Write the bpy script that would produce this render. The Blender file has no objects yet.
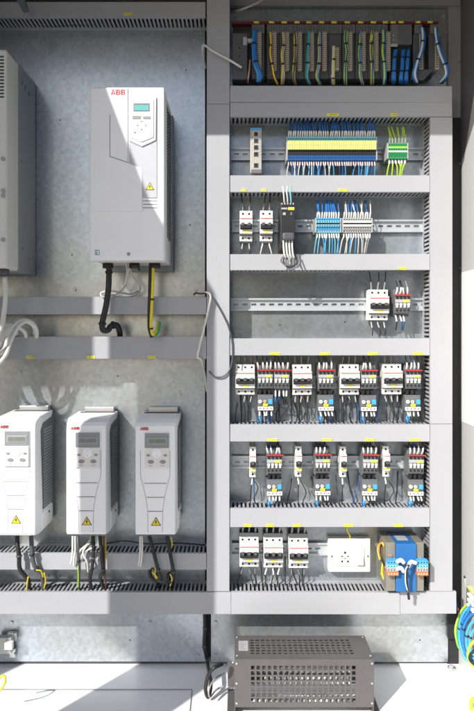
import bpy, bmesh, math, random
from mathutils import Vector, Matrix
random.seed(7)
R=math.radians
S=bpy.context.scene
COL=S.collection
D=1.82; F=650.0; CX=237.0; CY=328.0
SX,SB=0.74,0.85            # sunlight travels (+SX, +1, -SB) per metre towards the plate
def W(px,py,d): return Vector(((px-CX)*(D-d)/F,-d,(CY-py)*(D-d)/F))
def wx(px,d): return (px-CX)*(D-d)/F
def wz(py,d): return (CY-py)*(D-d)/F
# ---------------------------------------------------------------- materials
MATS={}
def mat(name,col,rough=0.5,metal=0.0,noise=0.06,scale=30,bump=0.0,spec=0.5,emit=0,alpha=None,stretch=None,rvar=0.0,scuff=False):
    m=bpy.data.materials.new(name); m.use_nodes=True
    nt=m.node_tree; n=nt.nodes; l=nt.links; b=n['Principled BSDF']
    b.inputs['Roughness'].default_value=rough; b.inputs['Metallic'].default_value=metal
    b.inputs['Specular IOR Level'].default_value=spec
    tc=n.new('ShaderNodeTexCoord'); mp=n.new('ShaderNodeMapping'); l.new(tc.outputs['Object'],mp.inputs['Vector'])
    if stretch: mp.inputs['Scale'].default_value=stretch
    nz=n.new('ShaderNodeTexNoise'); nz.inputs['Scale'].default_value=scale; nz.inputs['Detail'].default_value=5
    l.new(mp.outputs['Vector'],nz.inputs['Vector'])
    mx=n.new('ShaderNodeMix'); mx.data_type='RGBA'
    a=[max(0,c*(1-noise)) for c in col]; c2=[min(1,c*(1+noise)) for c in col]
    mx.inputs[6].default_value=(*a,1); mx.inputs[7].default_value=(*c2,1)
    l.new(nz.outputs['Fac'],mx.inputs[0]); l.new(mx.outputs[2],b.inputs['Base Color'])
    if scuff:   # faint grime streaks and short scratches that belong to the surface
        ns=n.new('ShaderNodeTexNoise'); ns.inputs['Scale'].default_value=45; ns.inputs['Detail'].default_value=8; ns.inputs['Roughness'].default_value=.7
        m3=n.new('ShaderNodeMapping'); m3.inputs['Scale'].default_value=(1,1,.25); m3.inputs['Rotation'].default_value=(0,.7,0); l.new(tc.outputs['Object'],m3.inputs[0]); l.new(m3.outputs[0],ns.inputs['Vector'])
        rr=n.new('ShaderNodeMapRange'); rr.inputs['From Min'].default_value=.60; rr.inputs['From Max'].default_value=.72; rr.inputs['To Min'].default_value=0; rr.inputs['To Max'].default_value=.16; l.new(ns.outputs['Fac'],rr.inputs['Value'])
        m4=n.new('ShaderNodeMix'); m4.data_type='RGBA'; m4.inputs[7].default_value=(col[0]*.55,col[1]*.53,col[2]*.48,1); l.new(rr.outputs[0],m4.inputs[0]); l.new(mx.outputs[2],m4.inputs[6]); l.new(m4.outputs[2],b.inputs['Base Color'])
    if rvar:
        mr=n.new('ShaderNodeMapRange'); mr.inputs['To Min'].default_value=rough-rvar; mr.inputs['To Max'].default_value=rough+rvar
        l.new(nz.outputs['Fac'],mr.inputs['Value']); l.new(mr.outputs['Result'],b.inputs['Roughness'])
    if bump:
        bp=n.new('ShaderNodeBump'); bp.inputs['Strength'].default_value=bump; bp.inputs['Distance'].default_value=0.002
        l.new(nz.outputs['Fac'],bp.inputs['Height']); l.new(bp.outputs['Normal'],b.inputs['Normal'])
    if emit:
        l.new(mx.outputs[2],b.inputs['Emission Color']); b.inputs['Emission Strength'].default_value=emit
    MATS[name]=m; return m
mat('duct',(.365,.372,.395),.42,noise=.06,scale=5,bump=.03,rvar=.08,scuff=True)
mat('drive',(.86,.865,.875),.38,noise=.03,scale=14)
mat('drive_cream',(.72,.71,.66),.42,noise=.04,scale=10)
mat('drive_panel',(.46,.47,.50),.42,noise=.03)
mat('line',(.16,.16,.17),.6)
mat('vent',(.05,.05,.055),.7)
mat('heatsink',(.34,.37,.39),.45,metal=.3,noise=.08)
mat('white',(.74,.735,.71),.4,noise=.03,scale=60)
mat('ivory',(.68,.67,.62),.35,noise=.02)
mat('dgrey',(.075,.078,.085),.5,noise=.1,scale=60)
mat('mgrey',(.13,.135,.145),.5,noise=.08,scale=60)
mat('lgrey',(.36,.37,.38),.5,noise=.06,scale=60)
mat('black',(.014,.014,.016),.45,noise=.2)
mat('red',(.42,.035,.035),.4,noise=.05)
mat('darkred',(.10,.012,.014),.45)
mat('yellow',(.74,.60,.03),.45,noise=.12,scale=900)
mat('label',(.78,.70,.06),.5,noise=.35,scale=420,stretch=(1,1,.5))
mat('tblyel',(.56,.59,.17),.45,noise=.05)
mat('cyan',(.22,.56,.70),.4)
mat('blue',(.02,.17,.52),.38,noise=.08)
mat('bluedk',(.015,.09,.28),.4)
mat('bluelt',(.06,.34,.66),.38)
mat('trafo',(.02,.13,.36),.38,noise=.05)
mat('green',(.03,.30,.10),.4)
mat('ygreen',(.42,.62,.06),.4)
mat('orange',(.70,.17,.05),.45)
mat('brown',(.13,.05,.03),.5)
mat('pink',(.55,.27,.22),.5)
mat('ferr',(.50,.42,.43),.5)
mat('beige',(.46,.40,.30),.5,noise=.1,scale=200)
mat('whitewire',(.66,.66,.62),.38)
mat('greywire',(.30,.30,.30),.42)
mat('lcd',(.13,.42,.40),.25)
mat('lcd2',(.22,.25,.22),.25)
mat('keyp',(.26,.27,.285),.45)
mat('steel',(.62,.63,.63),.32,metal=.85,noise=.06,scale=40)
mat('rail',(.60,.63,.66),.38,metal=.6,noise=.06,scale=30)
mat('core',(.25,.24,.20),.5,metal=.35,noise=.12,scale=80,stretch=(1,1,.05))
mat('boxsteel',(.115,.108,.11),.42,metal=.25,noise=.12,scale=40,bump=.05)
mat('ceramic',(.62,.62,.58),.5)
mat('frame',(.065,.067,.075),.5,noise=.1)
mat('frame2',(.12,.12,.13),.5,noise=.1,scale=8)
mat('frame3',(.26,.265,.28),.5,noise=.1,scale=8)
mat('switch',(.40,.385,.35),.4,noise=.06)
mat('heavy',(.02,.02,.022),.5,noise=.3,scale=60,bump=.1)
mat('painted',(.50,.51,.50),.45,noise=.05,scale=6)
mat('paper',(.82,.82,.80),.6,noise=.03)
mat('gasket',(.012,.013,.015),.6)
mat('copper',(.5,.27,.12),.35,metal=.8)
mat('reflected_dark',(.012,.013,.016),.8,noise=.2,scale=6)  # near black, for the added wall that the plates reflect
mat('concrete',(.40,.385,.355),.85,noise=.2,scale=4,bump=.2)
mat('floorpaint',(.90,.90,.91),.25,noise=.06,scale=3,metal=.1,rvar=.08,scuff=True)
def galvanised():
    m=bpy.data.materials.new('galvanised'); m.use_nodes=True; nt=m.node_tree; n=nt.nodes; l=nt.links; b=n['Principled BSDF']
    tc=n.new('ShaderNodeTexCoord')
    nz=n.new('ShaderNodeTexNoise'); nz.inputs['Scale'].default_value=2.0; nz.inputs['Detail'].default_value=6; nz.inputs['Roughness'].default_value=.6
    mp=n.new('ShaderNodeMapping'); mp.inputs['Scale'].default_value=(1.6,1,.7); l.new(tc.outputs['Object'],mp.inputs['Vector']); l.new(mp.outputs[0],nz.inputs['Vector'])
    vo=n.new('ShaderNodeTexVoronoi'); vo.inputs['Scale'].default_value=110; l.new(tc.outputs['Object'],vo.inputs['Vector'])
    r=n.new('ShaderNodeValToRGB'); r.color_ramp.elements[0].position=.34; r.color_ramp.elements[0].color=(.51,.52,.505,1)
    r.color_ramp.elements[1].position=.68; r.color_ramp.elements[1].color=(.52,.59,.66,1); l.new(nz.outputs['Fac'],r.inputs[0])
    mx=n.new('ShaderNodeMix'); mx.data_type='RGBA'; mx.blend_type='MULTIPLY'; mx.inputs[0].default_value=.22
    l.new(r.outputs[0],mx.inputs[6]); bw=n.new('ShaderNodeRGBToBW'); l.new(vo.outputs['Color'],bw.inputs[0]); l.new(bw.outputs[0],mx.inputs[7]); l.new(mx.outputs[2],b.inputs['Base Color'])
    b.inputs['Metallic'].default_value=.735
    mr=n.new('ShaderNodeMapRange'); mr.inputs['To Min'].default_value=.16; mr.inputs['To Max'].default_value=.38
    l.new(nz.outputs['Fac'],mr.inputs['Value']); l.new(mr.outputs[0],b.inputs['Roughness'])
    sc=n.new('ShaderNodeTexNoise'); sc.inputs['Scale'].default_value=60; mp2=n.new('ShaderNodeMapping'); mp2.inputs['Scale'].default_value=(1,1,8); mp2.inputs['Rotation'].default_value=(0,.5,0)
    l.new(tc.outputs['Object'],mp2.inputs[0]); l.new(mp2.outputs[0],sc.inputs['Vector'])
    bp=n.new('ShaderNodeBump'); bp.inputs['Strength'].default_value=.05; bp.inputs['Distance'].default_value=.001; l.new(sc.outputs['Fac'],bp.inputs['Height']); l.new(bp.outputs[0],b.inputs['Normal'])
    MATS['galv']=m
galvanised()
# ---------------------------------------------------------------- mesh builder
class MB:
    def __init__(s): s.v=[]; s.f=[]; s.m=[]; s.mats=[]; s.sm=[]
    def mi(s,m):
        if m not in s.mats: s.mats.append(m)
        return s.mats.index(m)
    def face(s,idx,m,sm=False): s.f.append(idx); s.m.append(s.mi(m)); s.sm.append(sm)
    def box(s,x0,x1,z0,z1,d0,d1,m):
        """x range, z range, depth range measured out from the plate (world -Y)"""
        b=len(s.v); x0,x1=min(x0,x1),max(x0,x1); z0,z1=min(z0,z1),max(z0,z1); y0,y1=-max(d0,d1),-min(d0,d1)
        s.v+=[(x0,y0,z0),(x1,y0,z0),(x1,y1,z0),(x0,y1,z0),(x0,y0,z1),(x1,y0,z1),(x1,y1,z1),(x0,y1,z1)]
        for q in ((0,3,2,1),(4,5,6,7),(0,1,5,4),(1,2,6,5),(2,3,7,6),(3,0,4,7)): s.face([b+i for i in q],m)
        return s
    def prism(s,poly,d0,d1,m):
        """polygon in (x,z), counter-clockwise, extruded from depth d0 out to d1"""
        b=len(s.v); n=len(poly)
        s.v+=[(x,-d1,z) for x,z in poly]+[(x,-d0,z) for x,z in poly]
        s.face([b+i for i in range(n)],m); s.face([b+n+i for i in reversed(range(n))],m)
        for i in range(n):
            j=(i+1)%n; s.face([b+j,b+i,b+n+i,b+n+j],m)
        return s
    def disc(s,x,z,r,d0,d1,m,n=14):
        return s.prism([(x+r*math.cos(2*math.pi*i/n),z+r*math.sin(2*math.pi*i/n)) for i in range(n)],d0,d1,m)
    def tube(s,pts,r,m,n=7,caps=True,smooth=True,r1=None):
        pts=[Vector(p) for p in pts]
        b=len(s.v); N=len(pts); up=Vector((0.13,0.9,0.4)).normalized()
        for i,p in enumerate(pts):
            t=(pts[min(i+1,N-1)]-pts[max(i-1,0)])
            if t.length<1e-9: t=Vector((0,0,1))
            t.normalize(); a=t.cross(up)
            if a.length<1e-3: a=t.cross(Vector((1,0,0)))
            a.normalize(); c=t.cross(a)
            rr=r if r1 is None else r+(r1-r)*i/(N-1)
            for k in range(n):
                q=2*math.pi*k/n; s.v.append(tuple(p+a*(math.cos(q)*rr)+c*(math.sin(q)*rr)))
        for i in range(N-1):
            for k in range(n):
                k2=(k+1)%n; s.face([b+i*n+k,b+i*n+k2,b+(i+1)*n+k2,b+(i+1)*n+k],m,smooth)
        if caps:
            s.face([b+k for k in reversed(range(n))],m); s.face([b+(N-1)*n+k for k in range(n)],m)
        return s
    def build(s,name,parent=None,bevel=0,loc=None,solid=0):
        me=bpy.data.meshes.new(name); me.from_pydata([tuple(v) for v in s.v],[],s.f)
        for m in s.mats: me.materials.append(MATS[m])
        for p,mi,sm in zip(me.polygons,s.m,s.sm): p.material_index=mi; p.use_smooth=sm
        bm=bmesh.new(); bm.from_mesh(me); bmesh.ops.recalc_face_normals(bm,faces=bm.faces); bm.to_mesh(me); bm.free()
        o=bpy.data.objects.new(name,me); COL.objects.link(o)
        if parent: o.parent=parent
        if loc is not None: o.location=loc
        if bevel:
            bv=o.modifiers.new('bevel','BEVEL'); bv.width=bevel; bv.segments=2; bv.limit_method='ANGLE'; bv.angle_limit=R(50)
        if solid:
            so=o.modifiers.new('solid','SOLIDIFY'); so.thickness=solid; so.offset=0
        return o
def smooth(pts,k=6):
    P=[Vector(p) for p in pts]; P=[P[0]*2-P[1]]+P+[P[-1]*2-P[-2]]; out=[]
    for i in range(1,len(P)-2):
        a,b,c,d=P[i-1:i+3]
        for j in range(k):
            t=j/k; out.append(.5*((2*b)+(c-a)*t+(2*a-5*b+4*c-d)*t*t+(3*b-a-3*c+d)*t**3))
    out.append(P[-2]); return out
def tag(o,label,cat,group=None,kind=None):
    o['label']=label; o['category']=cat
    if group: o['group']=group
    if kind: o['kind']=kind
    return o
def thing(name,loc,label,cat,group=None):
    o=bpy.data.objects.new(name,None); o.empty_display_size=.02; COL.objects.link(o); o.location=loc
    return tag(o,label,cat,group)
def box(name,x0,x1,z0,z1,d0,d1,m,parent=None,bevel=0): return MB().box(x0,x1,z0,z1,d0,d1,m).build(name,parent,bevel)
def text(name,s,size,loc,m,parent=None,bold=0.0,ext=.0003,rot=(math.pi/2,0,0),sx=1):
    c=bpy.data.curves.new(name,'FONT'); c.body=s; c.size=size; c.align_x='CENTER'; c.align_y='CENTER'; c.offset=bold; c.extrude=ext
    o=bpy.data.objects.new(name,c); COL.objects.link(o)
    bpy.context.view_layer.update()
    me=bpy.data.meshes.new_from_object(o.evaluated_get(bpy.context.evaluated_depsgraph_get()))
    bpy.data.objects.remove(o); me.materials.clear(); me.materials.append(MATS[m])
    o=bpy.data.objects.new(name,me); COL.objects.link(o); o.location=loc; o.rotation_euler=rot; o.scale=(sx,1,1)
    if parent: o.parent=parent
    return o
def grid_sheet(us,vs,hole,fn,m):
    """sheet with real openings; us, vs are break points; hole(i,j) True leaves the cell open"""
    mb=MB(); nu=len(us); nv=len(vs)
    for v in vs:
        for u in us: mb.v.append(tuple(fn(u,v)))
    for j in range(nv-1):
        for i in range(nu-1):
            if not hole(i,j): mb.face([j*nu+i,j*nu+i+1,(j+1)*nu+i+1,(j+1)*nu+i],m)
    return mb
# ---------------------------------------------------------------- setting and cabinet
FZ=wz(665,0)
g=MB().box(-14,14,-1.10,-1.06,-3,14,'concrete').build('ground'); g['kind']='structure'
cab=thing('electrical_cabinet',(0,0,0),'open grey steel cabinet with galvanised back plates and white floor','cabinet')
box('mounting_plate',-1.10,wx(205,0),wz(661.5,0),.94,-.003,0,'galv',cab)
box('mounting_plate',wx(211,0),wx(448,0),wz(662,0),.94,-.003,0,'galv',cab)
box('back_panel',-1.12,.66,FZ-.01,.98,-.05,-.045,'frame',cab)
fl=MB().box(-1.12,.66,FZ-.02,FZ,-.045,.62,'floorpaint')
fl.build('floor_plate',cab)
ml=MB()
for a,b in (((0,696),(190,696)),((193,696),(190,712))):
    pa=(wx(a[0],D+FZ*F/(a[1]-CY)*1.0) if 0 else 0)
def floorpt(px,py):
    dd=D-(-FZ)*F/(py-CY); return Vector((wx(px,dd),-dd,FZ))
seam=MB()
for a,b in (((0,690),(192,690)),((192,690),(189,720))):
    A=floorpt(*a); B=floorpt(*b); t=(B-A).normalized(); nrm=Vector((t.y,-t.x,0))*.0008
    i=len(seam.v); seam.v+=[tuple(p+Vector((0,0,.0015))) for p in (A-nrm,B-nrm,B+nrm,A+nrm)]; seam.face([i,i+1,i+2,i+3],'line')
seam.build('floor_seam',cab,solid=.001)
box('roof',-1.12,.66,.95,.97,-.05,.596,'frame2',cab)
box('side_panel',-1.12,-1.10,FZ,.95,-.045,.60,'painted',cab)
box('side_panel',.6235,.64,FZ,.95,-.045,.60,'painted',cab)
box('frame_upright',wx(452.5,.05),.6225,wz(640,.02),wz(118,.01),.004,.012,'gasket',cab)
box('frame_upright',wx(449.5,.02),.6225,wz(118,.01)+.001,.94,.003,.011,'frame3',cab)
box('frame_upright',wx(448,0)+.001,.6225,FZ,.94,-.03,-.006,'gasket',cab)
box('frame_beam',-1.09,wx(205,.09),wz(1.5,.09),wz(-14,.09),.004,.018,'frame',cab)
box('frame_beam',wx(230,.09),.62,wz(5.5,.018),wz(-14,.09),.004,.018,'frame3',cab)
MB().prism([(wx(12,.15),wz(-8,.15)),(wx(21,.15),wz(9,.15)),(wx(26.5,.15),wz(8,.15)),(wx(22,.15),wz(-8,.15))][::-1],.13,.15,'mgrey').build('brace',cab)
for px,py in ((459.5,62),(459.8,164),(460.5,268),(461,372),(461,475)):
    MB().disc(wx(px,.014),wz(py,.014),.0022,.012,.0155,'mgrey').build('rivet',cab)
box('lower_rail',-1.09,wx(204,0),wz(665,0)+.001,wz(662,0),-.035,-.006,'frame',cab)
MB().disc(wx(451,.02),FZ,.001,.0,.001,'steel')
ft=MB(); c=floorpt(451.5,669)
ft.tube([c+Vector((0,0,.001)),c+Vector((0,0,.006))],.011,'steel',n=16).tube([c+Vector((0,0,.006)),c+Vector((0,0,.01))],.007,'lgrey',n=6)
ft.build('floor_bolt',cab)
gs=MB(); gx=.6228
gs.v=[(gx,-.012,.94),(gx,-.598,.94),(gx,-.598,.90),(gx,-.12,.635),(gx,-.037,.461),(gx,-.012,.44)]; gs.face([0,1,2,3,4,5],'frame2'); gs.build('painted_shade',cab,solid=.0006)  # dark sheet painting the roof's diagonal shade onto the side wall
for px,py in ((48,40),(195,40),(48,590-14),(196,577),(12,622),(150,622),(198,655),(216,622),(216,655),(443,622),(443,655),(75,290),(196,290),(236,16),(444,16),(180,395),(20,372)):
    q_=MB().disc(wx(px,0),wz(py,0),.0042,0,.0012,'lgrey',18).disc(wx(px,0),wz(py,0),.0030,.0012,.0042,'steel',6); q_.build('plate_bolt',cab)
for px,py in ((60,120),(72,255),(190,225),(186,70),(130,640),(60,576),(260,640),(420,640),(118,376),(256,242),(404,222),(330,262-16),(280,325),(345,322)):
    MB().disc(wx(px,0),wz(py,0),.0021,0,.0003,'black',12).build('drill_hole',cab)
# white document sheet on the right side panel
def sidepanel_sheet(name,y0,y1,m,label,cat,lines=False):
    z=lambda py,d:wz(py,d)
    x=.6230
    mb=MB(); d0,d1=.006,.30
    mb.v+=[(x,-d0,wz(y0,.03)),(x,-d1,wz(y0,.03)),(x,-d1,wz(y1,.03)),(x,-d0,wz(y1,.03))]; mb.face([0,1,2,3],m)
    o=mb.build(name,None,solid=.0008); tag(o,label,cat); return o
sidepanel_sheet('document_sheet',272,422,'paper','tall white document sheet on the inner side wall right of the black upright','paper')
# added, unseen shade post standing in front and to the left (outline shaped to cast the broad shade band)
def shadow_poly(pts,dep): return [(x-SX*dep,z+SB*dep) for x,z in pts]
pp=shadow_poly([(-.281,-1.75),(-.018,-1.75),(-.018,.045),(-.091,.174),(-.186,.423),(-.222,.52),(-.281,.52)],1.0)
po=MB().prism(pp,1.0,1.03,'mgrey').build('shade_blocker'); tag(po,'added unseen grey shade post with tapering head standing in front of the cabinet at its left','blocker')
bp=shadow_poly([(-1.0,-.150),(-.336,-.150),(-.336,.60),(-1.0,.60)],1.0)
bo=MB().prism(bp,1.0,1.02,'mgrey').box(-1.42,-1.38,-1.06,.72,1.02,1.05,'mgrey').build('shade_baffle'); tag(bo,'added grey shade board on a leg standing outside the view at the far left','baffle')  # added out of view to keep the left ducts in shade
wl=MB(); wl.box(-.35,7,-1.06,2.1,5.2,5.5,'reflected_dark').build('added_dark_wall'); tag(bpy.data.objects['added_dark_wall'],'added unseen dark wall for the plates to reflect, opposite the cabinet','wall')  # added behind the camera to darken plate reflections and sky fill
# ---------------------------------------------------------------- slotted cable ducts
DD=.084
DG='slotted grey cable ducts on the plates'
PITCH=.0112
def yellow_tag(root,x,z,w=.024,h=.0075,d=DD):
    mb=MB().box(x-w/2,x+w/2,z-h/2,z+h/2,d+.0006,d+.0012,'label'); 
    for k in range(int(w/.0042)):
        if random.random()<.85:
            xx=x-w/2+.003+k*.0042; mb.box(xx,xx+.0022,z-.0012,z+.0014,d+.0012,d+.0014,'line')
    o=mb.build('label_strip',root); c_=Vector((x,0,z)); a_=R(random.uniform(-2.2,2.2)); o.matrix_local=Matrix.Translation(c_+Vector((0,-.0004,0)))@Matrix.Rotation(a_,4,'Y')@Matrix.Translation(-c_); return o
def duct_h(x0,x1,y0,y1,label,tags=(),cuts=(),dd=DD,walls=True,inner=()):
    X0,X1=wx(x0,dd),wx(x1,dd); Z1,Z0=wz(y0,dd),wz(y1,dd)
    r=thing('cable_duct',((X0+X1)/2,0,(Z0+Z1)/2),label,'cable duct',DG)
    w=(X1-X0)/2; h=(Z1-Z0)/2
    box('base',-w,w,-h+.002,h-.002,.001,.003,'duct',r)
    fm=MB()
    for k in range(3): fm.tube(smooth([(-w+.002+(2*w-.004)*q/9,-.030+random.uniform(-.008,.008),-h+.010+(2*h-.02)*k/2+random.uniform(-.003,.003)) for q in range(10)],3),.0078,'black',n=7)
    fm.build('cable_filling',r)
    for sg in (1,-1):
        mb=MB(); za,zb=sg*(h-.0005),sg*(h-.0025)
        mb.box(-w,w,za,zb,.001,.020,'duct'); mb.box(-w,w,za,zb,.072,.0805,'duct')
        n=int(2*w/PITCH); 
        for k in range(n+1):
            xx=-w+k*PITCH+random.uniform(-.0003,.0003)
            if xx+.0058>w: break
            mb.box(xx,xx+.0058,za,zb,.020,.072,'duct')
        mb.build('slotted_wall',r)
    cs=[-w]+[wx(c,dd)-(X0+X1)/2 for c in cuts]+[w]
    for a,b in zip(cs[:-1],cs[1:]):
        mb=MB().box(a+.0004,b-.0004,-h,h,dd-.0025,dd,'duct')
        mb.box(a+.0004,b-.0004,h-.0001,h+.0006,dd-.010,dd-.001,'duct'); mb.box(a+.0004,b-.0004,-h-.0006,-h+.0001,dd-.010,dd-.001,'duct')
        o=mb.build('cover',r,bevel=.0006); o.rotation_euler=(0,R(random.uniform(-.12,.12)) if b-a<.8 else 0,0); o.location.y=random.uniform(-.0006,.0003)
    for t in tags:
        px,py=t[0],t[1]; ww=t[2] if len(t)>2 else .027
        yellow_tag(r,wx(px,dd)-(X0+X1)/2,max(-h+.0045,min(h-.0045,wz(py,dd)-(Z0+Z1)/2)),ww)
    return r
def duct_v(x0,x1,y0,y1,label,dd=DD,cuts=()):
    X0,X1=wx(x0,dd),wx(x1,dd); Z1,Z0=wz(y0,dd),wz(y1,dd)
    r=thing('cable_duct',((X0+X1)/2,0,(Z0+Z1)/2),label,'cable duct',DG)
    w=(X1-X0)/2; h=(Z1-Z0)/2
    box('base',-w+.002,w-.002,-h,h,.001,.003,'duct',r)
    fm=MB()
    for k in range(3): fm.tube(smooth([(-w+.010+(2*w-.02)*k/2+random.uniform(-.003,.003),-.030+random.uniform(-.008,.008),-h+.002+(2*h-.004)*q/19) for q in range(20)],3),.0078,'black',n=7)
    fm.build('cable_filling',r)
    for sg in (1,-1):
        mb=MB(); xa,xb=sg*(w-.0005),sg*(w-.0025)
        mb.box(xa,xb,-h,h,.001,.020,'duct'); mb.box(xa,xb,-h,h,.072,.0805,'duct')
        n=int(2*h/PITCH)
        for k in range(n+1):
            zz=-h+k*PITCH
            if zz+.0058>h: break
            mb.box(xa,xb,zz,zz+.0058,.020,.072,'duct')
        mb.build('slotted_wall',r)
    cs=[h]+[wz(c,dd)-(Z0+Z1)/2 for c in cuts]+[-h]
    for b_,a_ in zip(cs[:-1],cs[1:]):
        mb=MB().box(-w,w,a_+.0005,b_-.0005,dd-.0025,dd,'duct'); mb.box(w-.0001,w+.0006,a_+.0005,b_-.0005,dd-.010,dd-.001,'duct'); mb.box(-w-.0006,-w+.0001,a_+.0005,b_-.0005,dd-.010,dd-.001,'duct')
        o=mb.build('cover',r,bevel=.0006); o.location.x=random.uniform(-.0005,.0005); o.location.y=random.uniform(-.0006,.0004)
    return r
E=.6
duct_v(207,229.5,-14,591.5,'wide vertical duct running full height between left and right plates',cuts=(104,))
duct_v(430.5,452.5,117,591.5,'vertical duct along the right edge beside the black upright',cuts=(424,))
duct_h(230,452.3,86,102.3,'grey duct directly below the wired controller modules')
duct_h(230,452.3,102.7,116.6,'narrow duct directly above the yellow and blue terminal row',[(333,118,.032),(394,117,.02)])
duct_h(230,430,175.5,192,'grey duct directly below the yellow and blue terminal row',[(244,192,.014),(264,192,.014),(343,191,.027)])
duct_h(230,430,254.2,270,'grey duct directly above the row with a long empty rail',[(402,269,.022)])
duct_h(230,430,338.6,355.3,'grey duct directly above the row holding four three-pole breakers',[(275,354),(325,354),(373,354),(418,354)])
duct_h(230,430,424.7,441.5,'grey duct directly above the row of narrow single-pole breakers',[(272.5,441),(327,441),(370,441),(414.5,441)])
duct_h(230,430,508.5,527,'grey duct directly above the white power socket',[(248,526,.02),(270,526,.02),(297,526,.02),(348.6,526,.024),(398.5,526,.024)])
duct_h(-180,456.5,592.3,614,'long bottom duct spanning both plates below socket and drives',[],cuts=(231,400))
duct_h(-180,205.5,2,17,'slotted duct along the top edge of the left plate',[(128,14,.02)])
duct_h(-180,206.4,297,314.3,'upper of two ducts across the left plate under the large drive')
duct_h(-180,206.4,336.8,358.8,'lower of two ducts across the left plate, with yellow tags',[(30.5,358,.022),(91,358,.022),(152,358,.022)])
duct_h(-180,206.4,553.5,569.5,'duct right behind the cables hanging from the three small drives')
# ---------------------------------------------------------------- DIN rails
RG='mounting rails'
def rail(x0,x1,yc,label,h=.035):
    X0,X1=wx(x0,.01),wx(x1,.01); r=Vector(((X0+X1)/2,0,wz(yc,.01))); w=(X1-X0)/2
    us=[-w]; x=-w+.008
    while x+.015<w: us+=[x,x+.014]; x+=.025
    us.append(w)
    if us[-2]>w: us.pop(-2)
    vs=[-h/2,-h/2+.0045,-h/2+.0048,-.0031,.0031,h/2-.0048,h/2-.0045,h/2]
    dep=[.012,.012,.004,.004,.004,.004,.012,.012]
    dm=dict(zip(vs,dep))
    mb=grid_sheet(us,vs,lambda i,j:(j==3 and i%2==1),lambda u,v:(u,-dm[v],v),'rail')
    o=mb.build('mounting_rail',loc=r,solid=.001); tag(o,label,'rail',RG)
rail(231,430,154,'slotted metal rail carrying the yellow and blue terminal row')
rail(232,429,226,'slotted metal rail behind the two-pole breakers and black power supply')
rail(230.5,429,304.5,'long mostly empty slotted rail with one breaker near its right end')
rail(232,429,382,'slotted rail hidden behind four three-pole breakers and five contactors')
rail(232,429,462,'slotted rail behind the row of single-pole breakers')
rail(232,330,549,'short slotted rail behind three breakers left of the white socket')
# ---------------------------------------------------------------- generic wiring
def askew(r,a=.7):
    r.rotation_euler=(0,R(random.uniform(-a,a)),0); r.location.z+=random.uniform(-.0012,.0012)
def wire_part(root,pts,r,m,name='wire',fer=None,n=6):
    """pts local to root; fer=(index from start fraction, material, radius): ferrule at the start of the wire"""
    mb=MB(); sp=smooth(pts,5); mb.tube(sp,r,m,n=n)
    if fer:
        L=fer[0]; a=sp[0]; acc=0; q=[a]
        for p in sp[1:]:
            st=(p-q[-1]).length
            if acc+st>=L: q.append(q[-1]+(p-q[-1])*((L-acc)/max(st,1e-6))); break
            acc+=st; q.append(p)
        mb.tube(q,fer[2],fer[1],n=7)
    return mb.build(name,root)
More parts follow.
